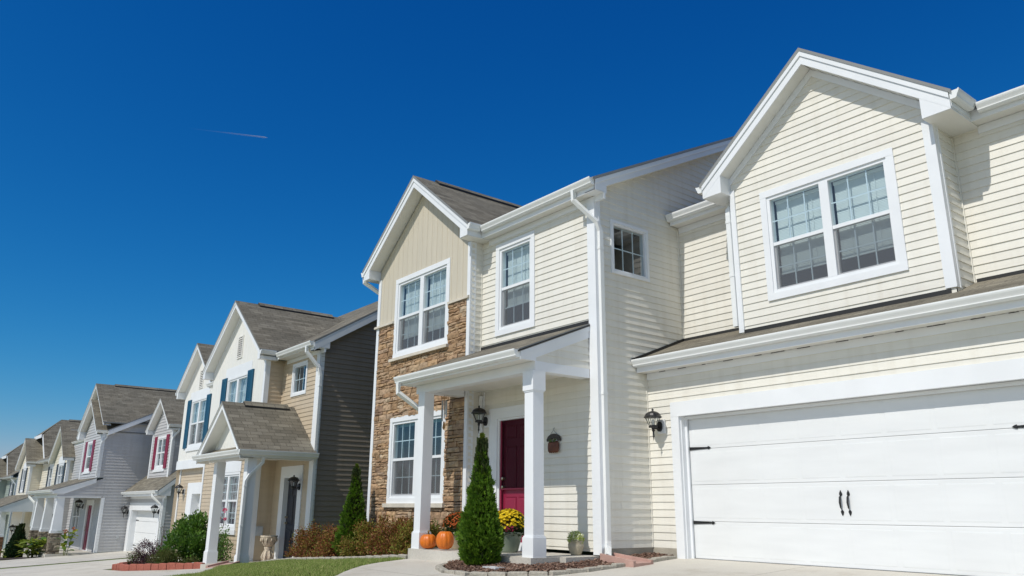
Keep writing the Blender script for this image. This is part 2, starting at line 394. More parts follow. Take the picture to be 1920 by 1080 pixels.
GP = [(0, 0), (0, -.12), (.065, -.12), (.085, -.098), (.085, -.085), (.092, -.07), (.112, -.035), (.118, -.018), (.118, 0), (.104, 0), (.104, -.01), (.012, -.012)]
def gutter(root, a, b, out, sc=1.0):
    """K-style gutter, a->b run of the back top edge, out = outward unit xy"""
    mb = MB(); a, b = Vector(a), Vector(b); o = Vector((out[0], out[1], 0)); n = len(GP)
    V = [a + o * p * sc + Vector((0, 0, q * sc)) for p, q in GP] + [b + o * p * sc + Vector((0, 0, q * sc)) for p, q in GP]
    mb.mesh(V, [(i, (i + 1) % n, n + (i + 1) % n, n + i) for i in range(n)] + [tuple(range(n))[::-1], tuple(range(n, 2 * n))], 'gutter_white')
    return mb.build('gutter', root)
def downspout(root, pts, w=.085, d=.065, up=(0, 1, 0)):
    mb = MB(); mb.tube(pts, w, d, 'gutter_white', up)
    p = [Vector(q) for q in pts]
    for i in range(len(p) - 1):                      # straps / seams on the long run
        L = (p[i + 1] - p[i]).length
        if L > 1.5:
            for t in (.06, .55):
                q = p[i].lerp(p[i + 1], t); mb.box(q.x - w * .56, q.x + w * .56, q.y - d * .6, q.y + d * .6, q.z - .02, q.z + .02, 'gutter_white')
    a, b = p[-2], p[-1]; t = (b - a).normalized()
    mb.tube([b + t * .001, b + t * .004], w * .8, d * .8, 'rubber', up)
    return mb.build('downspout', root)
def board(root, name, kind, at, u0, u1, z0, z1, d0=-.02, d1=.022, m='white_trim'):
    mb = MB(); wbox(mb, kind, at, u0, u1, z0, z1, d0, d1, m); return mb.build(name, root)
def soffit_strip(mb, X0, X1, Y0, Y1, z, m='white_soffit', w=.1):
    x = X0
    while x < X1 - 1e-4:
        x2 = min(x + w, X1); mb.face([(x, Y0, z), (x2, Y0, z + .006), (x2, Y1, z + .006), (x, Y1, z)], m)
        mb.face([(x2, Y0, z + .006), (x2, Y0, z), (x2, Y1, z), (x2, Y1, z + .006)], m); x = x2
def eave(root, X0, X1, Ylip, zlip, Ywall, zs, gut=True, frieze=.11, gx=None):
    """horizontal eave along X facing -Y : fascia, soffit, frieze, gutter"""
    Yf = Ylip + .12
    mb = MB(); mb.box(X0, X1, Yf, Yf + .025, zs - .01, zlip + .01, 'white_trim'); mb.build('fascia', root)
    mb = MB(); soffit_strip(mb, X0, X1, Yf + .025, Ywall, zs); mb.build('soffit', root)
    if frieze: board(root, 'frieze', 'x', Ywall, X0, X1, zs - frieze, zs - .002)
    if gut:
        g0, g1 = gx or (X0, X1); gutter(root, (g0, Yf - .001, zlip), (g1, Yf - .001, zlip), (0, -1))
def ridge_vent(root, x, z, s, Y0, Y1, w=.16, ax='y'):
    mb = MB()
    for sg in (-1, 1):
        P = [(x, Y0, z + .055), (x, Y1, z + .055), (x + sg * w, Y1, z + .055 - s * w), (x + sg * w, Y0, z + .055 - s * w)]
        roof_slab(mb, P[3], P[2], P[1], P[0], .045, 'shingles', 'flashing')
    return mb.build('ridge_vent', root)
def gable(root, c, zt, s, hl, hr, Yf, Yw, Yb, zb, xl, xr, roofmat='shingles', fr=.27, vent=None, frieze=True, boxes=True, th=.05, bd=(.14,)):
    z = lambda x: zt - s * abs(x - c)
    L, Rr = c - hl, c + hr
    mb = MB()
    roof_slab(mb, (L - .04, Yb, z(L - .04)), (L - .04, Yf - .03, z(L - .04)), (c, Yf - .03, zt), (c, Yb, zt), th)
    roof_slab(mb, (Rr + .04, Yf - .03, z(Rr + .04)), (Rr + .04, Yb, z(Rr + .04)), (c, Yb, zt), (c, Yf - .03, zt), th)
    mb.build('roof', root)
    mb = MB(); g = th + .004
    for (q0, q1, dy) in ((g, fr * .5, .018), (fr * .5 - .002, fr, 0)):
        for xe in (L, Rr):
            lo_, hi_ = min(xe, c), max(xe, c)
            mb.prism([(lo_, z(lo_) - q0), (hi_, z(hi_) - q0), (hi_, z(hi_) - q1), (lo_, z(lo_) - q1)], 'y', Yf - dy, Yf + .025, 'white_trim')
    mb.build('rake_board', root)
    mb = MB()                                         # sloping soffit with panel seams
    for xe in (L, Rr):
        n = max(2, int(abs(xe - c) / .16))
        for i in range(n):
            x0 = xe + (c - xe) * i / n; x1 = xe + (c - xe) * (i + 1) / n
            a, b = z(x0) - fr + .012, z(x1) - fr + .012 + .008
            mb.face([(x0, Yf + .02, a), (x1, Yf + .02, b), (x1, Yw, b), (x0, Yw, a)], 'white_soffit')
            mb.face([(x1, Yf + .02, b), (x1, Yf + .02, b - .008), (x1, Yw, b - .008), (x1, Yw, b)], 'white_soffit')
    mb.build('rake_soffit', root)
    if frieze:
        mb = MB()
        for xe in (xl, xr):
            lo_, hi_ = min(xe, c), max(xe, c)
            mb.prism([(lo_, z(lo_) - fr + .01), (hi_, z(hi_) - fr + .01), (hi_, z(hi_) - fr - .11), (lo_, z(lo_) - fr - .11)], 'y', Yw - .028, Yw, 'white_trim')
        mb.build('frieze', root)
    if boxes:
        for xe, xw in ((L, xl), (Rr, xr)):
            if abs(xe - xw) < .05: continue
            mb = MB(); f = fr - .004
            mb.prism([(xe, z(xe) - f), (xe, zb), (xw, zb), (xw, z(xw) - f)], 'y', Yf + .002, Yw + .25, 'white_trim')
            mb.build('eave_return', root)
    if vent: ridge_vent(root, c, zt, s, *vent)
def window(root, kind, at, u0, u1, z0, z1, units=1, cw=.105, cols=3, rows=2, blind=None, sash=True, scr=True, sill=False, tilt=76, f=.05, name='window', dark='interior', mull=.14, lowrows=2, trim='white_trim', cd=.032, bdm='blind', gl='window_glass'):
    mb = MB(); T = lambda m, *a: wbox(m, kind, at, *a)
    T(mb, u0, u1, z1 - cw, z1, -.03, cd, trim); T(mb, u0, u1, z0, z0 + cw, -.03, cd, trim)
    T(mb, u0, u0 + cw, z0 + cw, z1 - cw, -.03, cd - .002, trim); T(mb, u1 - cw, u1, z0 + cw, z1 - cw, -.03, cd - .002, trim)
    a, b, p, q = u0 + cw, u1 - cw, z0 + cw, z1 - cw
    T(mb, a, b, q - f, q, -.1, .010, trim); T(mb, a, b, p, p + f, -.1, .010, trim)
    T(mb, a, a + f, p + f, q - f, -.1, .009, trim); T(mb, b - f, b, p + f, q - f, -.1, .009, trim)
    us = [(a + f, b - f)]
    if units == 2:
        mid = (a + b) / 2; T(mb, mid - mull / 2, mid + mull / 2, p + f, q - f, -.1, .012, trim); us = [(a + f, mid - mull / 2), (mid + mull / 2, b - f)]
    W = WP(kind, at); zb_, zt_ = p + f, q - f; zm = (zb_ + zt_) / 2
    for s0, s1 in us:
        if sash:
            T(mb, s0, s1, zm - .03, zm + .022, -.075, -.004, trim)
            for (x0, x1) in ((s0, s0 + .022), (s1 - .022, s1)): T(mb, x0, x1, zb_, zm - .03, -.075, -.03, trim)
            T(mb, s0 + .022, s1 - .022, zb_, zb_ + .03, -.075, -.03, trim)
    D = 1.1                                           # dark room behind the glass
    A = [(a, p), (b, p), (b, q), (a, q)]
    for i in range(4):
        m1, m2 = A[i], A[(i + 1) % 4]; mb.face([W(*m1, -.1), W(*m2, -.1), W(*m2, -D), W(*m1, -D)], dark)
    mb.face([W(u, z, -D) for u, z in A], dark)
    if sill:
        s = .05; T(mb, u0 - s, u1 + s, z0 - .075, z0 + .002, -.02, .085, 'cast_sill')
    win = mb.build(name, root)
    for s0, s1 in us:
        parts = [(zm + .022, zt_, -.03, rows), (zb_ + .03, zm - .03, -.062, lowrows)] if sash else [(zb_, zt_, -.03, rows)]
        for i, (c0, c1, d, rw) in enumerate(parts):
            g = MB(); e0, e1 = (s0, s1) if i == 0 else (s0 + .022, s1 - .022)
            g.face([W(e0, c0, d), W(e1, c0, d), W(e1, c1, d), W(e0, c1, d)], gl); g.build('pane', win)
            if cols > 1 or rw > 1:
                g = MB()
                for k in range(1, cols):
                    u = e0 + (e1 - e0) * k / cols; wbox(g, kind, at, u - .009, u + .009, c0, c1, d - .018, d - .006, trim)
                for k in range(1, rw):
                    zz = c0 + (c1 - c0) * k / rw; wbox(g, kind, at, e0, e1, zz - .009, zz + .009, d - .017, d - .007, trim)
                g.build('grille', win)
        if sash and scr:
            g = MB(); g.face([W(s0, zb_, -.015), W(s1, zb_, -.015), W(s1, zm - .03, -.015), W(s0, zm - .03, -.015)], 'insect_mesh'); g.build('insect_or_shade_screen', win)
        if blind is not None:
            g = MB(); zz = zt_ - .03; T(g, s0 + .015, s1 - .015, zt_ - .05, zt_ - .002, -.155, -.115, bdm)
            t = math.radians(tilt); hw = .0135
            while zz > blind + .03:
                zz -= .0225; y = hw * math.cos(t); h = hw * math.sin(t); sag = 0
                g.face([W(s0 + .02, zz - h, -.135 + y), W(s1 - .02, zz - h, -.135 + y), W(s1 - .02, zz + h, -.135 - y), W(s0 + .02, zz + h, -.135 - y)], bdm)
            T(g, s0 + .02, s1 - .02, zz - .035, zz - .015, -.15, -.12, bdm)
            for fr_ in (.25, .75):
                u = s0 + (s1 - s0) * fr_; T(g, u - .004, u + .004, zz - .02, zt_ - .04, -.118, -.116, bdm)
            g.build('blind', win)
    return win
def hole(u0, u1, z0, z1, i=.03): return (u0 + i, u1 - i, z0 + i, z1 - i)
def shutter(root, at, u0, u1, z0, z1, m):
    mb = MB(); mb.box(u0, u1, at - .045, at - .004, z0, z1, m); st = (u1 - u0) * .17
    zm = z0 + (z1 - z0) * .42
    for a, b in ((z0 + .06, zm - .035), (zm + .035, z1 - .06)):
        mb.box(u0 + st, u1 - st, at - .047, at - .0445, a, b, m)
        n = int((b - a) / .045)
        for k in range(n):
            zz = a + (b - a) * (k + .5) / n; mb.obox((u0 + st + .004, at - .052, zz - .016), (u1 - u0 - 2 * st - .008, 0, 0), (0, .004, .032), (0, -.004, 0), m)
    for x0, x1 in ((u0, u0 + st), (u1 - st, u1)): mb.box(x0, x1, at - .058, at - .0455, z0, z1, m)
    for a, b in ((z0, z0 + .06), (zm - .035, zm + .035), (z1 - .06, z1)): mb.box(u0 + st, u1 - st, at - .0575, at - .0455, a, b, m)
    return mb.build('shutter', root)
def lantern(root, x, yw, z, s=1.0, block=True, n=6):
    """coach lantern on the wall (facing -Y), z = plate centre"""
    y = yw - .2 * s; mb = MB(); m = 'black_metal'
    mb.prism([(x + .055 * s * math.cos(a), z + .085 * s * math.sin(a)) for a in [2 * PI * k / 14 for k in range(14)]], 'y', yw - .065 * s, yw - .028 * s, m)
    mb.rod([(x, yw - .05 * s, z), (x, yw - .1 * s, z - .035 * s), (x, yw - .16 * s, z - .04 * s), (x, y, z - .02 * s)], .014 * s, m)
    P = lambda r, h: (r * s, h * s)
    mb.lathe([P(.072, -.03), P(.075, .0), P(.06, .012)], (x, y, z), m, 8)
    mb.lathe([P(.15, .138), P(.15, .15), P(.135, .165), P(.12, .2), P(.085, .225), P(.05, .24), P(.02, .245), P(.014, .262), P(.02, .27), P(.012, .285), P(.004, .29)], (x, y, z), m, 16)
    for k in range(n):
        a = 2 * PI * (k + .5) / n; ca, sa = math.cos(a), math.sin(a)
        mb.rod([(x + .064 * s * ca, y + .064 * s * sa, z), (x + .128 * s * ca, y + .128 * s * sa, z + .14 * s)], .006 * s, m, 4)
    mb.lathe([P(.035, -.03), P(.02, -.06), P(.028, -.075), P(.014, -.095), P(.014, -.16), P(.02, -.17), P(.009, -.19), P(.003, -.24)], (x, y, z), m, 10)
    mb.lathe([P(.016, .01), P(.018, .07), P(.02, .09), P(.012, .11)], (x, y, z), 'blind', 8)
    o = mb.build('wall_lantern', root, smooth=False)
    g = MB(); g.lathe([P(.06, .004), P(.122, .138)], (x, y, z), 'lantern_glass', n, rot=PI / n); g.build('lantern_glass', o)
    if block:
        g = MB(); g.box(x - .075 * s + .02, x + .075 * s + .02, yw - .028 * s, yw, z - .115 * s, z + .115 * s, 'white_trim'); g.build('mounting_block', o)
    return o
def column(root, x0, x1, y0, y1, z0, z1, cap=.3, base=.27, m='white_trim'):
    mb = MB(); mb.box(x0, x1, y0, y1, z0 + base, z1 - cap, m); e = .022
    mb.box(x0 - e, x1 + e, y0 - e, y1 + e, z0, z0 + base - .02, m); mb.box(x0 - e * .5, x1 + e * .5, y0 - e * .5, y1 + e * .5, z0 + base - .02, z0 + base, m)
    if cap: mb.box(x0 - e, x1 + e, y0 - e, y1 + e, z1 - cap + .02, z1, m); mb.box(x0 - e * .5, x1 + e * .5, y0 - e * .5, y1 + e * .5, z1 - cap, z1 - cap + .02, m)
    return mb.build('porch_column', root)
def tapered_column(root, cx, cy, z0, zs, z1, stone):
    mb = MB(); a, b = .2, .145; V = []
    for w, z in ((a, zs + .12), (b, z1)): V += [(cx - w, cy - w, z), (cx + w, cy - w, z), (cx + w, cy + w, z), (cx - w, cy + w, z)]
    mb.mesh(V, [(3, 2, 1, 0), (4, 5, 6, 7)] + [(i, (i + 1) % 4, 4 + (i + 1) % 4, 4 + i) for i in range(4)], 'white_trim')
    mb.box(cx - .225, cx + .225, cy - .225, cy + .225, zs, zs + .12, 'white_trim')
    o = mb.build('porch_column', root)
    g = MB(); stones(g, 'x', cy - .22, cx - .23, cx + .23, z0, zs, [], stone, .09); stones(g, 'y', cx + .22, cy - .23, cy + .23, z0, zs, [], stone, .09)
    g.box(cx - .22, cx + .22, cy - .22, cy + .22, z0, zs - .001, 'plaque_dark'); g.build('stone_pier', o)
def stones(mb, kind, at, u0, u1, z0, z1, holes, m, hmean=.09, backing=True):
    """dry-stacked veneer : every stone its own rough block"""
    W = WP(kind, at); z = z0
    def blk(a, b, c, d, dep):
        if b - a < .03 or d - c < .02: return
        g = .0025; a += g; b -= g; c += g; d -= g
        j = lambda s: R.uniform(-s, s)
        nx = max(2, min(5, int((b - a) / .09) + 1)); nz = 2 if d - c > .045 else 1
        V = []; F = []; ch = .008
        for k in range(nz + 1):
            for i in range(nx + 1):
                u = a + (b - a) * i / nx; zz = c + (d - c) * k / nz
                ed = (i in (0, nx)) or (k in (0, nz))
                V.append(W(u + (j(.006) if 0 < i < nx else (ch * .6 if i == 0 else -ch * .6)), zz + j(.007) + (ch * .4 if k == 0 else -ch * .4 if k == nz else 0), dep + j(.009) - (.009 if ed else 0)))
        for k in range(nz):
            for i in range(nx):
                q = k * (nx + 1) + i; F.append((q, q + 1, q + nx + 2, q + nx + 1))
        n0 = len(V)
        ring = [k for k in range(nx + 1)] + [nx + (nx + 1) * k for k in range(1, nz + 1)] + [nz * (nx + 1) + i for i in range(nx - 1, -1, -1)] + [(nx + 1) * k for k in range(nz - 1, 0, -1)]
        for q in ring:
            i, k = q % (nx + 1), q // (nx + 1)
            V.append(W(a + (b - a) * i / nx, c + (d - c) * k / nz, -.01))
        for t in range(len(ring)):
            F.append((ring[t], n0 + t, n0 + (t + 1) % len(ring), ring[(t + 1) % len(ring)]))
        mb.mesh(V, F, m)
    while z < z1 - .02:
        h = max(.055, R.gauss(hmean, .025)); zt = min(z + h, z1)
        if z1 - zt < .04: zt = z1
        cuts = sorted({z, zt} | {hh for H in holes for hh in (H[2], H[3]) if z < hh < zt})
        for c, d in zip(cuts, cuts[1:]):
            segs = [(u0, u1)]
            for H in holes:
                if H[2] < d - 1e-4 and H[3] > c + 1e-4:
                    out = []
                    for s in segs:
                        if H[1] <= s[0] or H[0] >= s[1]: out.append(s); continue
                        if H[0] > s[0]: out.append((s[0], H[0]))
                        if H[1] < s[1]: out.append((H[1], s[1]))
                    segs = out
            for s0, s1 in segs:
                u = s0
                while u < s1 - .02:
                    w = max(.1, R.gauss(.27, .12)) * (1.0 if d - c > .07 else 1.25); e = min(u + w, s1)
                    if s1 - e < .09: e = s1
                    dep = R.uniform(.032, .052)
                    if d - c > .085 and R.random() < .28:
                        zz = c + (d - c) * R.uniform(.4, .6); blk(u, e, c, zz, dep); blk(u, e, zz, d, R.uniform(.032, .052))
                    else: blk(u, e, c + R.uniform(-.006, .006), d + R.uniform(-.006, .006), dep)
                    u = e
        z = zt
def six_panel_door(root, name, at, u0, u1, z0, z1, m, handle='brass', left=True, rows=((.06, .36), (.42, .78), (.84, .96))):
    mb = MB(); mb.box(u0, u1, at, at + .04, z0, z1, m); w = u1 - u0; h = z1 - z0
    for r0, r1 in rows:
        for c0, c1 in ((.13, .46), (.54, .87)):
            a, b, c, d = u0 + w * c0, u0 + w * c1, z0 + h * r0, z0 + h * r1; e = .022
            V = [(a, at - .001, c), (b, at - .001, c), (b, at - .001, d), (a, at - .001, d)]
            V2 = [(a + e, at + .009, c + e), (b - e, at + .009, c + e), (b - e, at + .009, d - e), (a + e, at + .009, d - e)]
            V3 = [(a + 2 * e, at - .006, c + 2 * e), (b - 2 * e, at - .006, c + 2 * e), (b - 2 * e, at - .006, d - 2 * e), (a + 2 * e, at - .006, d - 2 * e)]
            # raised bevel panel standing 6 mm proud inside a lip
            for A, B in ((V, [(p[0], p[1] - .008, p[2]) for p in V]),):
                pass
            lip = [(p[0], at - .010, p[2]) for p in V]
            inn = [(p[0], at - .0015, p[2]) for p in V2]
            fld = [(p[0], at - .0115, p[2]) for p in V3]
            mb.mesh(V + lip + inn + fld, [t for k in range(3) for t in [(k * 4 + i, k * 4 + (i + 1) % 4, k * 4 + 4 + (i + 1) % 4, k * 4 + 4 + i) for i in range(4)]] + [(12, 13, 14, 15)], m)
    d = mb.build(name, root)
    x = u0 + .07 if left else u1 - .07
    for zz in (z0 + h * .51, z0 + h * .44):
        g = MB(); g.lathe([(.03, 0), (.03, .008), (.012, .012), (.012, .03), (.028, .04), (.026, .06), (.01, .066)], (0, 0, 0), handle, 12)
        g.v = [(x + vx, at - .002 - vz, zz + vy) for vx, vy, vz in g.v]; g.build('door_handle', d)      # turned to face -Y
    return d
def sheet(name, poly, off, mat, step=.35, zfun=None):
    """ground sheet: poly in xy, cut to a grid that follows the terrain"""
    zf = zfun or gz; xs = [p[0] for p in poly]; ys = [p[1] for p in poly]
    import bmesh
    bm = bmesh.new(); vs = [bm.verts.new((x, y, 0)) for x, y in poly]; bm.faces.new(vs)
    x = math.floor(min(xs) / step) * step + step
    while x < max(xs): bmesh.ops.bisect_plane(bm, geom=bm.verts[:] + bm.edges[:] + bm.faces[:], plane_co=(x, 0, 0), plane_no=(1, 0, 0)); x += step
    y = math.floor(min(ys) / step) * step + step
    while y < max(ys): bmesh.ops.bisect_plane(bm, geom=bm.verts[:] + bm.edges[:] + bm.faces[:], plane_co=(0, y, 0), plane_no=(0, 1, 0)); y += step
    for v in bm.verts: v.co.z = zf(v.co.x, v.co.y) + off
    me = bpy.data.meshes.new(name); bm.to_mesh(me); bm.free(); me.materials.append(MATS[mat])
    o = bpy.data.objects.new(name, me); COL.objects.link(o); return o
# ================================================================== HOUSE 1 (cream, stone bay, double garage)
def gtop(c, zt, s): return lambda x: zt - s * abs(x - c)
def house_main():
    H = thing('family_house', 'cream vinyl sided house with stone bay, maroon front door and white double garage door', 'house', (-9, 10, 0))
    YF, XS, YG, YD, YB, YR, YS, XI = 8.61, -8.72, 9.72, 9.87, 10.15, 10.72, 8.35, -11.85
    V = 'cream_vinyl'
    w_sin = (-11.39, -10.25, 3.78, 5.56); w_up = (-14.70, -12.57, 3.79, 5.57); w_lo = (-14.68, -12.56, .80, 2.54)
    w_bay = (-6.59, -4.48, 3.75, 5.50); w_sm = (8.95, 9.87, 4.47, 5.41)
    m = MB()
    siding(m, 'x', YF, .10, 5.72, XI, XS, V, [hole(*w_sin), (-11.40, -10.24, 0, 2.33)])
    siding(m, 'y', XS, .15, 3.0, YF, YG, V)
    rk = lambda z: max(YF, 8.6 + (z - 5.86) / .5)
    siding(m, 'y', XS, 3.0, 8.0, rk, lambda z: 13.9, V, [hole(*w_sm)], kinks=[5.866])
    siding(m, 'x', YG, .15, 2.87, XS, -2.3, V, [(-8.10, -3.0, 0, 2.2)])
    siding(m, 'x', YR, 3.5, 5.68, XS, -7.12, V); siding(m, 'x', YR, 3.5, 5.68, -3.94, -1.9, V)
    gb = lambda z: -5.53 + (7.2 - z) / .8
    siding(m, 'x', YB, 3.3, 7.2, lambda z: max(-7.12, -5.53 - (7.2 - z) / .8), lambda z: min(-3.94, -5.53 + (7.2 - z) / .8), V, [hole(*w_bay)], kinks=[7.2 - .8 * 1.59])
    siding(m, 'y', -3.94, 3.3, 5.72, YB, YR, V)
    siding(m, 'y', XI, .10, 5.72, YS, YF, V)
    m.face([(-15.45, YS, -.2), (-15.45, 17, -.2), (-15.45, 17, 5.9), (-15.45, YS, 5.9)], 'tan_vinyl')
    m.face([(-15.45, 17, -.2), (-1.9, 17, -.2), (-1.9, 17, 6.2), (-15.45, 17, 6.2)], V)
    m.face([(-1.9, YG, -.2), (-1.9, 17, -.2), (-1.9, 17, 6.0), (-1.9, YR, 6.0), (-1.9, YG, 3.0)], V)
    m.face([(-7.12, YB, 3.3), (-7.12, YR, 3.3), (-7.12, YR, 5.7), (-7.12, YB, 5.7)], V)
    m.build('siding_wall', H)
    m = MB(); stones(m, 'x', YS, -15.36, -11.95, -.15, 4.585, [hole(w_lo[0], w_lo[1], w_lo[2] - .04, w_lo[3], .02), hole(*w_up, .02)], 'ledgestone', .085)
    hs = [hole(*w_lo), hole(*w_up)]
    xs = [-15.45, w_up[0] + .03, w_up[1] - .03, -11.87]; zs = [-.3, .83, 2.51, 3.82, 4.6]
    for i in range(3):
        for k in range(4):
            if i == 1 and k in (1, 3): continue
            m.face([(xs[i], YS + .01, zs[k]), (xs[i + 1], YS + .01, zs[k]), (xs[i + 1], YS + .01, zs[k + 1]), (xs[i], YS + .01, zs[k + 1])], 'plaque_dark')
    m.build('stone_veneer', H)
    m = MB()                                           # cast ledge over the stone
    for a, b in ((-15.52, w_up[0] - .0), (w_up[1] + .0, -11.86)):
        m = MB(); m.prism([(YS - .075, 4.585), (YS - .075, 4.63), (YS + .0, 4.66), (YS + .0, 4.585)], 'x', a, b, 'cast_sill'); m.build('stone_ledge', H)
    tp = lambda x: 7.36 - .8 * abs(x + 13.66)
    m = MB(); vsiding(m, YS, -15.45, -11.9, 4.64, lambda x: min(tp(x), 9), 'tan_panel', [hole(*w_up)], kink=(-13.66,)); m.build('gable_panel', H)
    # corner boards
    for nm, x0, x1, y, z0, z1 in (('corner_board', -11.945, -11.845, YS, .05, 5.72), ('corner_board', -15.47, -15.36, YS, -.2, 5.72), ('corner_board', -8.88, -8.70, YF, .06, 5.72), ('corner_board', -4.06, -3.92, YB, 3.40, 5.70), ('corner_board', -7.14, -7.05, YB, 3.35, 5.70)):
        mm = MB(); mm.box(x0, x1, y - .034, y + .06, z0, z1, 'white_trim')
        if x1 in (-8.70, -3.92, -11.845): mm.box(x0 + .02, x1 + .006, y + .0605, y + .10, z0, z1, 'white_trim')
        mm.build(nm, H)
    m = MB()                                           # slim inner corner channels
    for x, y, z0, z1 in ((XS, YG, .15, 2.8), (XS, YR, 3.6, 5.6), (-3.94, YR, 3.55, 5.6), (XI, YF, .1, 5.6)):
        m = MB(); m.box(x + .002, x + .022, y - .032, y - .002, z0, z1, V); m.build('corner_channel', H)
    m = MB(); m.box(XI + .023, XI + .12, YF - .05, YF - .016, .1, 2.72, 'white_trim'); m.build('corner_board', H)
    # foundation
    m = MB(); m.box(XS - .03, XS + .004, YF, YG, -.3, .15, 'foundation'); m.box(XS, -8.2, YG - .012, YG + .03, -.3, .15, 'foundation'); m.box(-3.1, -1.9, YG - .012, YG + .03, -.3, .15, 'foundation'); m.build('foundation', H)
    # windows
    window(H, 'x', YF, *w_sin, blind=4.35); window(H, 'x', YS, *w_up, units=2, blind=4.25); window(H, 'x', YS, *w_lo, units=2, blind=1.32, tilt=14, sill=True, bdm='shaded_blind')
    window(H, 'x', YB, *w_bay, units=2, blind=4.18); window(H, 'y', XS, *w_sm, sash=False, cw=.055, f=.03, gl='window_glass')
    m = MB(); m.box(w_up[0] - .05, w_up[1] + .05, YS - .1, YS + .02, w_up[2] - .06, w_up[2] - .001, 'cast_sill'); m.build('stone_sill', H)
    # main roofs (6 in 12)
    m = MB(); s = .5; e = (8.33, 5.93); r = (13.7, 5.93 + .5 * (13.7 - 8.33))
    roof_slab(m, (-11.63, e[0], e[1]), (-8.46, e[0], e[1]), (-8.46, r[0], r[1]), (-11.63, r[0], r[1]))
    ya = 8.75; roof_slab(m, (-15.7, ya, e[1] + .5 * (ya - e[0])), (-11.63, ya, e[1] + .5 * (ya - e[0])), (-11.63, r[0], r[1]), (-15.7, r[0], r[1]))
    roof_slab(m, (-8.46, 19.1, e[1]), (-15.7, 19.1, e[1]), (-15.7, r[0] + .02, r[1]), (-8.46, r[0] + .02, r[1]))
    m.build('roof', H)
    m = MB(); e2 = (10.41, 5.80); r2 = (15.0, 5.80 + .5 * 4.59)
    roof_slab(m, (-8.70, e2[0], e2[1]), (-1.6, e2[0], e2[1]), (-1.6, r2[0], r2[1]), (-8.70, r2[0], r2[1]))
    roof_slab(m, (-1.6, 19.1, 6.0), (-8.7, 19.1, 6.0), (-8.7, r2[0] + .02, r2[1]), (-1.6, r2[0] + .02, r2[1]))
    m.build('roof', H)
    m = MB(); g0 = (9.42, 3.055); roof_slab(m, (XS + .015, g0[0], g0[1]), (-2.0, g0[0], g0[1]), (-2.0, YR, 3.055 + .39 * (YR - 9.42)), (XS + .015, YR, 3.055 + .39 * (YR - 9.42))); m.build('garage_roof', H)
    m = MB(); f = lambda Y: 3.055 + .39 * (Y - 9.42)       # flashing lines on the garage roof
    m.obox((XS + .014, 9.36, f(9.36)), (0, 1.34, .39 * 1.34), (.016, 0, 0), (0, 0, .05), 'flashing')
    m.box(-7.05, -4.0, YB - .028, YB - .012, f(YB) - .01, f(YB) + .05, 'flashing'); m.box(XS, -7.2, YR - .03, YR - .012, f(YR) - .02, f(YR) + .035, 'flashing'); m.box(-3.9, -2, YR - .03, YR - .012, f(YR) - .02, f(YR) + .035, 'flashing')
    m.build('flashing', H)
    # eaves
    eave(H, -11.62, -8.48, 8.27, 5.93, YF, 5.735, gx=(-11.50, -8.49)); eave(H, XS + .03, -7.46, 10.35, 5.82, YR, 5.65); eave(H, -3.60, -1.6, 10.35, 5.82, YR, 5.65, gx=(-3.46, -1.6)); eave(H, XS + .02, -2.0, 9.34, 3.06, YG, 2.868, gx=(XS + .016, -2.0), frieze=.11)
    m = MB(); m.box(-3.94, -3.585, 9.9, YR, 5.622, 5.668, 'white_soffit'); m.build('soffit', H)
    m = MB(); m.box(-11.86, -11.605, 8.08, YF, 5.722, 5.728, 'white_soffit'); m.build('soffit', H)
    m = MB(); m.box(-3.605, -3.575, 9.9, 10.47, 5.668, 5.88, 'white_trim'); m.build('fascia', H)
    m = MB(); m.box(-11.63, -11.602, 8.08, 8.40, 5.728, 5.97, 'white_trim'); m.build('fascia', H)
    m = MB(); x = XS + .3                             # vent slots along the garage soffit
    while x < -2.3: L = R.uniform(.06, .22); m = MB(); m.box(x, x + L, YG - .03, YG - .024, 2.861, 2.869, 'flashing'); m.build('soffit_vent', H); x += L + R.uniform(.12, .4)

    # rake of the main roof over the side wall, 24 cm overhang, box end
    m = MB(); z = lambda Y: e[1] + .5 * (Y - e[0])
    for q0, q1, x in ((.055, .13, .02), (.125, .235, 0)):
        m.prism([(8.39, z(8.39) - q0), (13.7, z(13.7) - q0), (13.7, z(13.7) - q1), (8.39, z(8.39) - q1)], 'x', -8.505, -8.485 + x, 'white_trim')
    m.build('rake_board', H)
    m = MB(); m.prism([(8.39, z(8.39) - .23), (13.7, z(13.7) - .23), (13.7, z(13.7) - .215), (8.39, z(8.39) - .215)], 'x', -8.72, -8.5, 'white_soffit'); m.build('rake_soffit', H)
    m = MB(); m.prism([(8.393, 5.94), (8.393, 5.728), (8.66, 5.728), (8.66, 5.87)], 'x', -8.71, -8.483, 'white_trim'); m.build('eave_return', H)
    # cross gables
    gable(H, -13.66, 7.65, .8, 2.06, 2.06, 8.05, YS, 11.7, 5.73, -15.47, -11.85, vent=(8.6, 11.3), frieze=False)
    gable(H, -5.53, 7.46, .8, 1.95, 1.95, 9.87, YB, 13.7, 5.625, -7.12, -3.94, vent=(10.5, 13.2))
    gutter(H, (-11.60, 8.03, 5.95), (-11.60, 8.30, 5.95), (1, 0)); gutter(H, (-15.72, 8.03, 5.95), (-15.72, 9.5, 5.95), (-1, 0))
    gutter(H, (-3.57, 9.86, 5.86), (-3.57, 10.38, 5.86), (1, 0)); gutter(H, (-7.49, 9.86, 5.86), (-7.49, 10.3, 5.86), (-1, 0))
    # downspouts
    downspout(H, [(-8.93, 8.33, 5.83), (-8.93, 8.33, 5.66), (-8.68, 8.62, 5.27), (-8.676, 8.68, 5.12), (-8.676, 8.68, .26), (-8.66, 8.665, .17), (-8.50, 8.50, .06)], .06, .08)
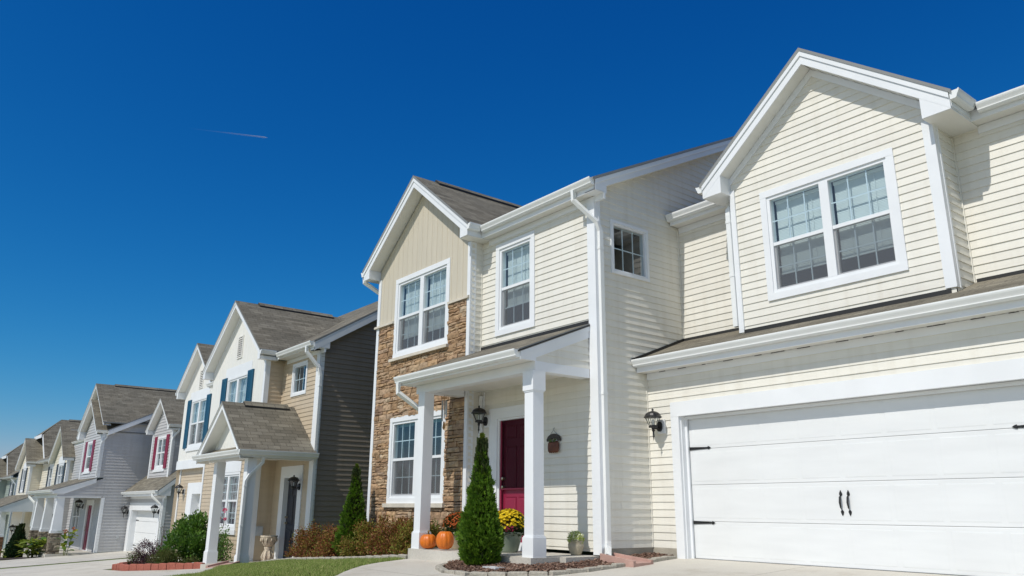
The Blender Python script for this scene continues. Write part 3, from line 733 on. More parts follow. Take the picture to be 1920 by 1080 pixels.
    downspout(H, [(-7.32, 10.36, 5.62), (-7.28, 10.3, 5.52), (-7.185, 10.13, 5.42), (-7.185, 10.12, 5.30), (-7.185, 10.12, 3.46)], .08, .06)
    downspout(H, [(-12.28, 7.10, 2.87), (-12.28, 7.10, 2.70), (-12.10, 7.66, 2.30), (-12.10, 7.68, 2.2), (-12.10, 7.68, .15)], .08, .06)
    downspout(H, [(-15.78, 8.1, 5.84), (-15.78, 8.1, 5.72), (-15.56, 8.42, 5.45), (-15.54, 8.44, 5.3), (-15.54, 8.44, -.1)], .08, .06)
    # garage door
    m = MB(); W_ = 'white_trim'
    m.box(-8.23, -3.0 + .13, YG - .03, YG + .02, 2.12, 2.345, W_); m.box(-8.23, -8.075, YG - .028, YG + .02, -.02, 2.12, W_); m.box(-3.03, -2.87, YG - .028, YG + .02, -.02, 2.12, W_)
    m.box(-8.085, -8.06, YG + .02, YD + .05, -.02, 2.14, W_); m.box(-3.045, -3.02, YG + .02, YD + .05, -.02, 2.14, W_); m.box(-8.06, -3.045, YG + .02, YD + .05, 2.125, 2.15, W_)
    m.box(-8.06, -8.02, YD - .05, YD - .02, 0, 2.12, W_); m.box(-3.085, -3.045, YD - .05, YD - .02, 0, 2.12, W_); m.box(-8.02, -3.085, YD - .05, YD - .02, 2.075, 2.12, W_)
    m.build('garage_door_casing', H)
    m = MB(); h = .533; x0, x1 = -8.04, -3.06; DW = 'door_white'
    for k in range(4):
        a, b = .012 + k * h, .012 + (k + 1) * h
        m.prism([(YD + .04, a + .004), (YD + .004, a + .002), (YD, a + .008), (YD, b - .008), (YD + .004, b - .0015), (YD + .04, b - .003)], 'x', x0, x1, DW)
        for j in range(8):
            p0 = x0 + .06 + j * (x1 - x0 - .06) / 8; p1 = p0 + (x1 - x0 - .06) / 8 - .06; ee = .014; d = .0022
            A = [(p0, YD - .0005, a + .05), (p1, YD - .0005, a + .05), (p1, YD - .0005, b - .05), (p0, YD - .0005, b - .05)]
            B = [(p0 + ee, YD - d, a + .05 + ee), (p1 - ee, YD - d, a + .05 + ee), (p1 - ee, YD - d, b - .05 - ee), (p0 + ee, YD - d, b - .05 - ee)]
            m.mesh(A + B, [(i, (i + 1) % 4, 4 + (i + 1) % 4, 4 + i) for i in range(4)] + [(4, 5, 6, 7)], DW)
    m.box(x0, x1, YD - .012, YD + .03, -.002, .014, 'rubber')
    D = m.build('garage_door', H)
    for sx, xb in ((1, x0 + .02), (-1, x1 - .02)):
        for zz in (.53, 1.625):
            m = MB(); L = .40; y = YD - .012
            P = [(0, -.024), (0, .024), (L * .86, .011), (L * .87, .024), (L * .92, .019), (L, 0), (L * .92, -.019), (L * .87, -.024), (L * .86, -.011)]
            m.prism([(xb + sx * p, zz + q) for p, q in P], 'y', y, y + .008, 'black_metal')
            for t in (.06, .2, .3): m.lathe([(.008, 0), (.004, .004)], (0, 0, 0), 'black_metal', 6); n = 12; m.v[-n:] = [(xb + sx * t + vx, y - vz, zz + vy) for vx, vy, vz in m.v[-n:]]
            m.build('strap_hinge', D)
    for xh in (-5.60, -5.495):
        m = MB(); y = YD - .004; zc = .815
        for zz, sg in ((zc + .115, 1), (zc - .125, -1)):
            m.prism([(xh + p, zz + sg * q) for p, q in ((-.009, -.03), (-.021, -.012), (-.016, .008), (0, .042), (.016, .008), (.021, -.012), (.009, -.03))], 'y', y - .008, y, 'black_metal')
        m.rod([(xh, y - .008, zc + .10), (xh, y - .032, zc + .065), (xh, y - .044, zc), (xh, y - .032, zc - .065), (xh, y - .008, zc - .11)], [.010, .0135, .014, .010, .007], 'black_metal', 8)
        m.build('door_handle', D)
    lantern(H, -8.44, YG - .016, 1.985, .95)
    # ---------------------------------------------------------------- porch
    PX0, PX1 = -12.37, -8.88
    m = MB(); pz = lambda Y: 2.985 + .41 * (Y - 7.12)
    roof_slab(m, (PX0, 7.12, pz(7.12)), (PX1 + .02, 7.12, pz(7.12)), (PX1 + .02, YF, pz(YF)), (PX0, YF, pz(YF))); m.build('porch_roof', H)
    m = MB(); m.box(-11.82, PX1 + .01, YF - .03, YF - .0135, pz(YF) - .02, pz(YF) + .045, 'flashing'); m.obox((PX1 + .022, 7.1, pz(7.1) - .04), (0, 1.47, .41 * 1.47), (.012, 0, 0), (0, 0, .022), 'flashing'); m.build('flashing', H)
    m = MB(); m.box(PX0, PX1, 7.16, 7.185, 2.83, 2.975, W_); m.build('fascia', H)
    m = MB(); soffit_strip(m, PX0, PX1, 7.185, 7.47, 2.845); m.build('soffit', H)
    gutter(H, (PX0, 7.159, 2.98), (PX1, 7.159, 2.98), (0, -1))
    m = MB(); m.box(PX0 + .14, PX1 - .0, 7.45, 7.63, 2.70, 2.845, W_); m.box(PX1 - .18, PX1 - .002, 7.63, YF - .04, 2.70, 2.844, W_); m.box(PX0 + .26, PX0 + .44, 7.63, YS - .05, 2.70, 2.844, W_)
    m.build('porch_beam', H)
    m = MB(); siding(m, 'y', PX1 - .015, 2.845, 3.6, lambda z: max(7.46, 7.12 + (z - 2.985 + .19) / .41), YF - .015, V, phase=2.73); m.build('porch_gable', H)
    m = MB()
    for q0, q1, x in ((.05, .125, .016), (.12, .235, 0)):
        m.prism([(7.165, pz(7.165) - q0), (YF - .02, pz(YF - .02) - q0), (YF - .02, pz(YF - .02) - q1), (7.40, pz(7.40) - q1), (7.165, max(2.84, pz(7.165) - q1))], 'x', PX1 - .03, PX1 + .004 + x, W_)
    m.prism([(7.185, 2.842), (7.47, 2.842), (7.47, 2.96), (7.185, 2.9)], 'x', PX1 - .03, PX1 + .003, W_)
    m.build('rake_board', H)
    m = MB(); soffit_strip(m, PX0 + .2, PX1 - .18, 7.63, YF, 2.80); m.build('porch_ceiling', H)
    m = MB(); m.prism([(7.18, 2.845), (7.18, 2.93), (YS - .02, pz(YS) - .06), (YS - .02, 2.845)], 'x', PX0 + .004, PX0 + .02, W_); m.build('porch_gable', H)
    column(H, -9.10, -8.90, 7.43, 7.63, .05, 2.70, .31, .29); column(H, -12.11, -11.91, 7.43, 7.63, .03, 2.70, 0.0, .30)
    m = MB(); m.box(-12.15, -8.87, 7.36, YF, -.25, .05, 'slab'); m.box(-8.99, -8.74, 7.9, YF - .05, -.25, .048, 'slab'); m.build('porch_slab', H)
    # front door
    m = MB(); m.box(-11.52, -11.29, YF - .032, YF + .02, .06, 2.42, W_); m.box(-10.35, -10.12, YF - .032, YF + .02, .06, 2.42, W_); m.box(-11.29, -10.35, YF - .031, YF + .02, 2.26, 2.42, W_)
    m.box(-11.29, -11.255, YF + .0, YF + .12, .06, 2.26, W_); m.box(-10.385, -10.35, YF + .0, YF + .12, .06, 2.26, W_); m.box(-11.255, -10.385, YF, YF + .12, 2.225, 2.26, W_); m.box(-11.52, -10.12, YF - .042, YF - .03, 2.385, 2.45, W_); m.box(-11.5, -11.46, YF - .038, YF - .03, .06, 2.385, W_)
    m.box(-11.3, -10.34, YF - .09, YF + .12, .05, .17, W_)
    m.build('door_casing', H)
    six_panel_door(H, 'front_door', YF + .075, -11.255, -10.385, .17, 2.225, 'maroon_door')
    m = MB(); y = YF + .02; m.box(-11.25, -11.215, y, y + .025, .18, 2.22, 'maroon_door'); m.box(-10.425, -10.39, y, y + .025, .18, 2.22, 'maroon_door'); m.box(-11.215, -10.425, y, y + .025, 1.03, 1.055, 'maroon_door')  # added frame, carries the sheet that darkens the door's shaded half
    dsf = m.build('door_shade_frame', H); m = MB(); m.face([(-11.215, y + .012, 1.055), (-10.425, y + .012, 1.055), (-10.425, y + .012, 2.22), (-11.215, y + .012, 2.22)], 'door_shade_mesh'); m.build('insect_or_shade_screen', dsf)  # dark sheet stands in for shade on the door's upper half
    lantern(H, -11.60, YF - .016, 2.24, .95)
    m = MB(); m.box(-11.712, -11.69, YF - .03, YF - .01, 2.3, 2.78, W_); m.build('conduit', H)
    return H
main_house = house_main()
# ================================================================== HOUSE 2 (tan, teal shutters)
W_ = 'white_trim'
def house_tan():
    H = thing('family_house', 'tan sided house with white gables, teal blue shutters and gabled front porch', 'house', (-24, 9, -.65), None)
    T, I = 'tan_vinyl', 'ivory_panel'
    YS, YR, YL, YG = 8.6, 8.1, 8.95, 9.1; XR, XC, XM, XL = -18.93, -21.35, -25.85, -31.75
    w_s = (-20.65, -19.68, 3.62, 4.52); w_r = (-24.42, -22.68, 2.78, 4.53); w_l = (-30.76, -29.0, 2.80, 4.57); w_p = (-24.42, -22.55, .10, 1.68)
    m = MB()
    siding(m, 'x', YS, -.65, 4.72, XC, XR, T, [hole(*w_s), (-20.80, -19.5, -.7, 1.62)], phase=-.62)
    siding(m, 'y', XR, -.9, 9.0, lambda z: max(YS, YS + (z - 4.86) / .62), lambda z: 16.0, 'tan_vinyl_shaded', kinks=[4.86], phase=-.62, P=.021, e=.125)
    siding(m, 'x', YR, -.75, 2.05, XM, XC, T, [hole(*w_p)], phase=-.62)
    siding(m, 'y', XC, -.7, 4.72, YR, YS, T, phase=-.62)
    siding(m, 'x', YG, -1.1, 2.1, XL + .15, XM, T, [(-30.0, -26.3, -1.2, 1.16)], phase=-.62)
    m.face([(XL, YL, -1.2), (XL, 16, -1.2), (XL, 16, 5), (XL, YL, 5)], T)
    m.face([(XM, YR, -1), (XM, 9.2, -1), (XM, 9.2, 5), (XM, YR, 5)], T)
    m.build('siding_wall', H)
    m = MB(); vsiding(m, YR, XM, XC, 2.05, lambda x: 6.50 - .76 * abs(x + 23.6), I, [hole(*w_r)], kink=(-23.6,)); m.build('gable_panel', H)
    m = MB(); vsiding(m, YL, XL, XM, 2.35, lambda x: max(4.75, 6.30 - .8 * abs(x + 29.95)) if x < -28 else 4.75, I, [hole(*w_l)], kink=(-29.95, -28.0)); m.build('gable_panel', H)
    board(H, 'belt_board', 'x', YL, XL - .02, XM, 2.05, 2.36, -.1, .04)
    m = MB(); m.face([(XL, YL, 2.06), (XM, YL, 2.06), (XM, YG + .1, 2.06), (XL, YG + .1, 2.06)], W_); m.build('soffit', H)
    window(H, 'x', YS, *w_s, cols=3, rows=2, sash=False, cw=.07, f=.04); window(H, 'x', YR, *w_r, units=2, cw=.07, blind=3.2); window(H, 'x', YL, *w_l, units=2, cw=.07, blind=3.1); window(H, 'x', YR, *w_p, units=2, cw=.07, blind=.4, tilt=20, rows=3, scr=False)
    board(H, 'header_board', 'x', YR, -24.65, -22.45, 4.53, 4.85); board(H, 'header_board', 'x', YL, -31.0, -28.8, 4.57, 4.88); board(H, 'header_board', 'x', YR, -24.45, -22.5, 1.68, 2.02, -.02, .04); board(H, 'window_sill', 'x', YR, -24.5, -22.5, 2.66, 2.78, -.02, .05); board(H, 'window_sill', 'x', YL, -30.85, -28.9, 2.68, 2.80, -.02, .05); board(H, 'window_sill', 'x', YR, -24.5, -22.5, -.03, .10, -.02, .05)
    for x in (-24.86, -22.66): shutter(H, YR, x, x + .42, 2.78, 4.56, 'teal_shutter')
    for x in (-31.2, -28.98): shutter(H, YL, x, x + .42, 2.80, 4.60, 'teal_shutter')
    for x0, x1, y, z0, z1 in ((-21.47, -21.33, YR, -.66, 4.7), (-19.1, -18.91, YS, -.66, 4.72), (XM - .0, XM + .12, YR, -.9, 2.05), (XL, XL + .13, YG, -1.1, 2.05)):
        m = MB(); m.box(x0, x1, y - .034, y + .10, z0, z1, W_); m.build('corner_board', H)
    m = MB()
    for x0, zz in ((-23.78, 5.1), (-30.1, 4.98)):
        y = YR if x0 > -26 else YL; x1 = x0 + .36
        m = MB(); m.box(x0 - .04, x0, y - .04, y, zz, zz + .62, 'ivory_panel'); m.box(x1, x1 + .04, y - .04, y, zz, zz + .62, 'ivory_panel'); m.box(x0 - .04, x1 + .04, y - .04, y, zz - .04, zz, 'ivory_panel'); m.box(x0 - .04, x1 + .04, y - .04, y, zz + .62, zz + .66, 'ivory_panel'); m.face([(x0, y - .013, zz), (x1, y - .013, zz), (x1, y - .013, zz + .62), (x0, y - .013, zz + .62)], 'flashing')
        for k in range(9): a = zz + .02 + k * .066; m.face([(x0, y - .044, a), (x1, y - .044, a), (x1, y - .016, a + .05), (x0, y - .016, a + .05)], 'ivory_panel')
        m.build('gable_vent', H)
    # roofs
    m = MB(); e = (8.28, 4.86); s = .62; f = lambda Y: e[1] + s * (Y - e[0])
    roof_slab(m, (-21.2, e[0], e[1]), (-18.69, e[0], e[1]), (-18.69, 13.5, f(13.5)), (-21.2, 13.5, f(13.5)))
    roof_slab(m, (-32.0, 9.1, f(9.1) - .1), (-21.2, 9.1, f(9.1) - .1), (-21.2, 13.5, f(13.5)), (-32.0, 13.5, f(13.5)))
    roof_slab(m, (-18.69, 18.5, e[1]), (-32.0, 18.5, e[1]), (-32.0, 13.52, f(13.5)), (-18.69, 13.52, f(13.5))); m.build('roof', H)
    gable(H, -23.6, 6.83, .76, 2.45, 2.43, 7.8, YR, 11.6, 4.68, XM, XC, vent=(8.5, 11.0), frieze=True, fr=.22)
    gable(H, -29.95, 6.62, .8, 1.95, 1.95, 8.65, YL, 11.6, 4.72, XL, -28.1, vent=(9.3, 11.2), fr=.22)
    eave(H, -21.1, -18.70, 8.16, 4.84, YS, 4.70, gx=(-20.95, -18.71)); eave(H, -27.95, -26.1, 8.5, 4.84, YL, 4.70)
    gutter(H, (-21.14, 7.78, 4.92), (-21.14, 8.22, 4.92), (1, 0)); gutter(H, (-31.93, 8.63, 4.98), (-31.93, 9.3, 4.98), (-1, 0))
    m = MB()
    m.prism([(8.3, f(8.3) - .05), (13.5, f(13.5) - .05), (13.5, f(13.5) - .27), (8.3, f(8.3) - .27)], 'x', -18.72, -18.695, W_); m.build('rake_board', H)
    m = MB(); m.prism([(8.3, f(8.3) - .26), (13.5, f(13.5) - .26), (13.5, f(13.5) - .25), (8.3, f(8.3) - .25)], 'x', -18.93, -18.715, 'white_soffit'); m.build('rake_soffit', H)
    m = MB(); m.prism([(8.3, f(8.3) - .26), (8.3, 4.695), (8.72, 4.695), (8.72, f(8.72) - .26)], 'x', -18.92, -18.697, W_); m.build('eave_return', H)
    downspout(H, [(-19.0, 8.22, 4.75), (-19.0, 8.22, 4.6), (-18.9, 8.55, 4.2), (-18.88, 8.60, 4.0), (-18.88, 8.60, -.5)], .08, .07)
    downspout(H, [(-26.0, 8.3, 4.7), (-26.0, 8.35, 4.55), (-26.05, 8.85, 4.25), (-26.05, 8.88, 2.5)], .08, .06)
    # porch : gabled roof with ridge running back to the wall
    c, zt, s = -20.38, 3.32, .80; Yf = 6.67; L, Rr = -22.05, -18.72; z = lambda x: zt - s * abs(x - c)
    m = MB(); roof_slab(m, (L, YS, z(L)), (L, Yf - .03, z(L)), (c, Yf - .03, zt), (c, YS, zt)); roof_slab(m, (Rr, Yf - .03, z(Rr)), (Rr, YS, z(Rr)), (c, YS, zt), (c, Yf - .03, zt)); m.build('porch_roof', H)
    ridge_vent(H, c, zt, s, 7.2, 8.4)
    m = MB()
    for xe in (L + .03, Rr - .03):
        lo, hi = min(xe, c), max(xe, c); m.prism([(lo, z(lo) - .055), (hi, z(hi) - .055), (hi, z(hi) - .2), (lo, z(lo) - .2)], 'y', Yf, Yf + .025, W_)
    m.build('rake_board', H)
    m = MB()
    for xe in (L + .03, Rr - .03): m.face([(xe, Yf + .02, z(xe) - .19), (c, Yf + .02, zt - .19), (c, 7.0, zt - .19), (xe, 7.0, z(xe) - .19)], 'white_soffit')
    m.build('rake_soffit', H)
    m = MB(); vsiding(m, 7.0, L + .05, Rr - .05, 1.95, lambda x: max(1.96, z(x) - .17), I, kink=(c,)); m.build('gable_panel', H)
    m = MB(); roof_slab(m, (L + .06, 6.66, 1.99), (Rr - .06, 6.66, 1.99), (c + 1.2, 6.99, 2.16), (c - 1.2, 6.99, 2.16), .03); m.build('pent_roof', H)
    gutter(H, (L - .05, 6.68, 2.02), (Rr + .05, 6.68, 2.02), (0, -1)); gutter(H, (Rr - .005, 6.6, 2.02), (Rr - .005, YS, 2.02), (1, 0))
    m = MB(); m.box(L + .05, Rr - .03, 6.68, 6.70, 1.86, 2.0, W_); m.box(Rr - .03, Rr - .008, 6.70, YS, 1.86, 2.0, W_); m.build('fascia', H)
    m = MB(); m.box(L + .3, Rr - .2, 6.92, 7.10, 1.84, 1.95, W_); m.box(Rr - .38, Rr - .2, 7.1, YS, 1.84, 1.95, W_); m.build('porch_beam', H)
    m = MB(); soffit_strip(m, L + .05, Rr - .03, 6.7, YR, 1.952); soffit_strip(m, XC, Rr - .03, YR, YS, 1.952); m.build('porch_ceiling', H)
    zb = -.66
    column(H, -19.13, -18.91, 6.93, 7.15, zb, 1.84, 0, .3); column(H, -21.32, -21.08, 6.93, 7.15, zb, 1.84, 0, .3)
    downspout(H, [(-18.78, 7.25, 1.90), (-18.80, 7.25, 1.75), (-18.86, 7.12, 1.58), (-18.87, 6.98, 1.45), (-18.87, 6.90, 1.3), (-18.87, 6.89, zb + .12), (-18.80, 6.80, zb + .02)], .075, .06)
    m = MB(); m.box(-21.7, -18.7, 6.75, YS, zb - .35, zb, 'slab'); m.build('porch_slab', H)
    m = MB(); x0, x1 = -20.84, -19.46
    m.box(x0, x0 + .26, YS - .034, YS + .02, zb, 1.76, W_); m.box(x1 - .24, x1, YS - .034, YS + .02, zb, 1.76, W_); m.box(x0 + .26, x1 - .24, YS - .033, YS + .02, 1.46, 1.76, W_); m.box(x0 + .22, x0 + .26, YS + .02, YS + .2, zb, 1.5, W_); m.box(x1 - .24, x1 - .2, YS + .02, YS + .2, zb, 1.5, W_); m.box(x0 + .26, x1 - .24, YS - .06, YS + .2, zb, zb + .08, W_)
    m.build('door_casing', H)
    six_panel_door(H, 'front_door', YS + .1, x0 + .26, x1 - .24, zb + .08, 1.47, 'navy_door')
    lantern(H, -19.55, YS - .013, 1.22); lantern(H, -31.0, YG - .013, 1.24)
    m = MB(); m.box(XC + .013, XC + .07, 8.2, 8.38, -.02, .22, 'grey_box'); m.box(XC + .071, XC + .09, 8.22, 8.36, 0, .2, 'grey_box'); m.build('outlet_box', H)
    # garage door under the overhang
    m = MB(); m.box(-30.6, -30.0, YG - .03, YG + .02, -1.1, 1.16, W_); m.box(-30.6, -25.9, YG - .03, YG + .02, 1.16, 1.55, W_); m.box(-30.03, -30.0, YG + .02, YG + .3, -1.1, 1.16, W_); m.box(-30.0, -26.3, YG + .02, YG + .3, 1.15, 1.18, W_); m.build('garage_door_casing', H)
    m = MB()
    for k in range(4): m.box(-30.0, -26.3, YG + .25, YG + .29, -1.05 + k * .55, -1.05 + (k + 1) * .55 - .01, 'door_white')
    D = m.build('garage_door', H)
    m = MB(); m.prism([(-29.95, .62), (-29.6, .64), (-29.55, .66), (-29.6, .68), (-29.95, .70)], 'y', YG + .235, YG + .248, 'black_metal'); m.build('strap_hinge', D)
    return H
house_tan()
# ================================================================== HOUSE 3 (grey, red shutters)
def house_grey():
    H = thing('family_house', 'grey sided house with dark red shutters and stone based tapered porch columns', 'house', (-44, 9, -1.35))
    G = 'grey_vinyl'; XS = -41.43; ph = -1.3
    w_d = (-39.55, -38.05, 2.36, 3.85); w_f = (-44.55, -43.25, 2.34, 3.80)
    w_p = (-47.75, -45.95, -.58, .98)
    m = MB(); E_ = dict(e=.135, P=.021, phase=ph)
    siding(m, 'y', XS, -1.35, 7.5, lambda z: max(8.5, 8.5 + (z - 4.15) / .5), lambda z: 15, G, kinks=[4.15], **E_)
    siding(m, 'y', XS, 2.0, 4.1, 8.15, 8.5, G, **E_)
    siding(m, 'x', 9.72, -1.4, 1.25, XS, -35.8, G, [(-40.85, -36.3, -1.5, .55)], **E_)
    siding(m, 'y', -35.8, -1.4, 2.4, lambda z: max(9.72, 9.36 + (z - 1.2) / .82), lambda z: 13, G, kinks=[1.5], **E_)
    siding(m, 'x', 10.15, 1.9, 5.2, lambda z: max(-40.5, -38.85 - (5.3 - z) / .72), lambda z: min(-37.2, -38.85 + (5.3 - z) / .72), G, [hole(*w_d)], kinks=[5.3 - .72 * 1.65], **E_)
    siding(m, 'y', -37.2, 1.9, 4.05, 10.15, 12, G, **E_)
    siding(m, 'x', 8.15, 2.0, 5.3, lambda z: max(-45.5, -43.75 - (5.5 - z) / .72), lambda z: min(XS, -43.75 + (5.5 - z) / .72), G, [hole(*w_f)], kinks=[5.5 - .72 * 1.75, 5.5 - .72 * 2.32], **E_)
    siding(m, 'x', 8.5, -1.35, 2.0, -52, XS, G, [hole(*w_p), (-44.25, -43.2, -1.3, .78)], **E_)
    siding(m, 'x', 7.9, -1.6, 1.3, -52, -49.0, G, **E_); siding(m, 'y', -49.0, -1.6, 1.3, 7.9, 8.5, G, **E_)
    siding(m, 'x', 8.6, 1.6, 4.1, -52, -45.5, G, **E_)
    m.face([(-52, 8.5, -2), (-52, 16, -2), (-52, 16, 5), (-52, 8.5, 5)], G); m.build('siding_wall', H)
    window(H, 'x', 10.15, *w_d, units=2, cw=.1, cols=2, scr=False, mull=.1); window(H, 'x', 8.15, *w_f, units=1, cw=.1, cols=2, blind=2.9); window(H, 'x', 8.5, *w_p, units=2, cw=.1, cols=1, rows=2, lowrows=1, mull=.1, scr=False)
    board(H, 'window_sill', 'x', 10.15, -39.7, -37.9, 2.24, 2.36, -.02, .05); board(H, 'window_sill', 'x', 8.15, -44.7, -43.1, 2.24, 2.34, -.02, .05)
    for x in (-39.95, -38.05): shutter(H, 10.15, x, x + .38, 2.36, 3.87, 'red_shutter')
    for x in (-44.95, -43.26): shutter(H, 8.15, x, x + .38, 2.34, 3.82, 'red_shutter')
    for x0, x1, y, z0, z1 in ((XS - .16, XS + .02, 8.5, -1.33, 1.1), (XS - .16, XS + .02, 8.15, 2.0, 4.05), (-45.52, -45.36, 8.15, 2.0, 4.0), (-37.36, -37.18, 10.15, 1.9, 4.0), (-40.52, -40.36, 10.15, 1.9, 4.0), (-35.98, -35.78, 9.72, -1.35, 1.2), (-49.15, -48.98, 7.9, -1.5, 1.2)):
        m = MB(); m.box(x0, x1, y - .034, y + .1, z0, z1, W_); m.build('corner_board', H)
    m = MB(); e = (8.27, 4.18); f = lambda Y: e[1] + .5 * (Y - e[0])
    roof_slab(m, (-45.4, e[0], e[1]), (-41.2, e[0], e[1]), (-41.2, 14, f(14)), (-45.4, 14, f(14))); roof_slab(m, (-52.3, 8.7, f(8.7)), (-45.4, 8.7, f(8.7)), (-45.4, 14, f(14)), (-52.3, 14, f(14)))
    roof_slab(m, (-41.2, 18, 5), (-52.3, 18, 5), (-52.3, 14.02, f(14)), (-41.2, 14.02, f(14))); m.build('roof', H)
    m = MB(); m.prism([(8.3, f(8.3) - .05), (14, f(14) - .05), (14, f(14) - .27), (8.3, f(8.3) - .27)], 'x', -41.23, -41.205, W_); m.build('rake_board', H)
    m = MB(); m.prism([(8.3, f(8.3) - .26), (14, f(14) - .26), (14, f(14) - .25), (8.3, f(8.3) - .25)], 'x', -41.43, -41.22, 'white_soffit'); m.build('rake_soffit', H)
    gable(H, -43.75, 5.84, .72, 2.2, 2.32, 7.85, 8.15, 10.5, 3.98, -45.5, XS, fr=.22, frieze=False)
    gable(H, -44.25, 6.72, .72, 2.95, 2.95, 8.05, 8.4, 13.2, 4.3, -45.6, XS - .2, fr=.2, frieze=False, boxes=False, vent=(8.9, 13))
    m = MB(); m.face([(-45.9, 8.3, 4.9), (-42.6, 8.3, 4.9), (-44.25, 8.3, 6.45)], 'white_soffit'); m.build('gable_panel', H)
    gutter(H, (-41.42, 7.84, 4.16), (-41.42, 8.6, 4.16), (1, 0)); gutter(H, (-45.98, 7.84, 4.16), (-45.98, 8.9, 4.16), (-1, 0))
    eave(H, -52, -45.9, 8.45, 4.2, 8.6, 4.05)
    # garage wing with dormer
    m = MB(); g = lambda Y: 1.36 + .82 * (Y - 9.36); roof_slab(m, (XS + .02, 9.36, g(9.36)), (-35.6, 9.36, g(9.36)), (-35.6, 13.0, g(13.0)), (XS + .02, 13.0, g(13.0))); m.build('garage_roof', H)
    m = MB(); m.prism([(9.4, g(9.4) - .05), (13, g(13) - .05), (13, g(13) - .25), (9.4, g(9.4) - .25)], 'x', -35.63, -35.6, W_); m.prism([(9.4, 1.15), (9.9, 1.15), (9.9, g(9.9) - .25), (9.4, g(9.4) - .25)], 'x', -35.79, -35.61, W_); m.build('rake_board', H)
    eave(H, XS + .05, -35.6, 9.24, 1.36, 9.72, 1.16)
    gable(H, -38.85, 5.60, .72, 1.85, 1.85, 9.85, 10.15, 14.0, 4.02, -40.5, -37.2, fr=.2, frieze=False)
    gutter(H, (-36.98, 9.84, 4.24), (-36.98, 10.6, 4.24), (1, 0)); gutter(H, (-40.74, 9.84, 4.24), (-40.74, 10.4, 4.24), (-1, 0))
    downspout(H, [(-36.95, 10.3, 4.1), (-36.97, 10.3, 3.95), (-37.1, 10.14, 3.7), (-37.12, 10.12, 3.5), (-37.12, 10.12, 2.05)], .08, .06)
    downspout(H, [(-36.2, 9.3, 1.25), (-36.1, 9.32, 1.1), (-35.9, 9.62, .8), (-35.86, 9.66, .65), (-35.86, 9.66, -1.3)], .08, .06)
    downspout(H, [(-41.38, 8.3, 4.0), (-41.39, 8.3, 3.85), (-41.42, 8.13, 3.6), (-41.42, 8.1, 3.4), (-41.42, 8.1, 2.1)], .08, .06)
    m = MB(); m.box(-41.3, -40.85, 9.69, 9.74, -1.4, .88, W_); m.box(-40.85, -36.3, 9.69, 9.74, .55, .88, W_); m.box(-36.3, -36.0, 9.69, 9.74, -1.4, .88, W_); m.box(-40.87, -40.83, 9.74, 10.0, -1.4, .56, W_); m.box(-40.85, -36.3, 9.74, 10.0, .53, .56, W_); m.build('garage_door_casing', H)
    m = MB()
    for k in range(4): m.box(-40.85, -36.3, 9.95, 9.99, -1.4 + k * .49, -1.4 + (k + 1) * .49 - .01, 'door_white')
    D = m.build('garage_door', H)
    for zz in (.1, -1.0): m = MB(); m.prism([(-40.8, zz - .03), (-40.4, zz - .01), (-40.3, zz), (-40.4, zz + .01), (-40.8, zz + .03)], 'y', 9.935, 9.948, 'black_metal'); m.build('strap_hinge', D)
    lantern(H, -41.25, 9.69, .45, 1.1); lantern(H, -36.12, 9.68, .5, 1.1)
    # porch
    P0, P1 = -48.0, -41.40; m = MB(); pz = lambda Y: 1.42 + .335 * (Y - 6.4)
    roof_slab(m, (P0, 6.4, pz(6.4)), (P1 + .02, 6.4, pz(6.4)), (P1 + .02, 8.15, pz(8.15)), (P0, 8.15, pz(8.15))); roof_slab(m, (P0, 8.15, pz(8.15)), (-45.5, 8.15, pz(8.15)), (-45.5, 8.6, pz(8.6)), (P0, 8.6, pz(8.6))); m.build('porch_roof', H)
    gutter(H, (P0, 6.42, 1.42), (P1, 6.42, 1.42), (0, -1))
    m = MB(); m.box(P0, P1, 6.425, 6.45, 1.24, 1.42, W_); m.build('fascia', H)
    m = MB(); m.prism([(6.45, 1.25), (6.45, pz(6.45) - .05), (8.14, pz(8.14) - .05), (8.14, pz(8.14) - .24), (6.9, 1.25)], 'x', P1 - .03, P1 + .005, W_); m.build('rake_board', H)
    m = MB(); siding(m, 'y', XS + .002, 1.14, 2.0, lambda z: max(6.62, 6.4 + (z - 1.27) / .335), 8.5, G, **E_); m.build('porch_gable', H)
    m = MB(); m.box(P0 + .1, P1 - .02, 6.62, 6.9, 1.08, 1.24, W_); m.box(P1 - .25, P1 - .025, 6.9, 8.45, 1.08, 1.14, W_); soffit_strip(m, P0, P1 - .03, 6.45, 8.5, 1.241); m.build('porch_beam', H)
    for x in (-41.65, -44.35, -47.05): tapered_column(H, x, 6.82, -1.42, -.46, 1.08, 'fieldstone')
    m = MB(); m.box(-49, -41.3, 6.5, 8.5, -1.9, -1.34, 'slab'); m.build('porch_slab', H)
    downspout(H, [(-47.9, 6.38, 1.28), (-47.9, 6.4, 1.15), (-47.4, 6.62, .85), (-47.35, 6.64, .6), (-47.3, 6.6, -.3)], .09, .07)
    m = MB(); m.box(-44.55, -44.25, 8.46, 8.52, -1.33, 1.0, W_); m.box(-43.2, -42.95, 8.46, 8.52, -1.33, 1.0, W_); m.box(-44.25, -43.2, 8.46, 8.52, .75, 1.0, W_); m.build('door_casing', H)
    six_panel_door(H, 'front_door', 8.53, -44.25, -43.2, -1.33, .75, 'maroon_door')
    lantern(H, -45.2, 8.49, .7, 1.3); lantern(H, -49.4, 7.88, .2, 1.2)
    m = MB(); m.box(XS + .017, XS + .06, 9.3, 9.42, -.75, -.6, 'grey_box'); m.build('outlet_box', H)
    return H
house_grey()
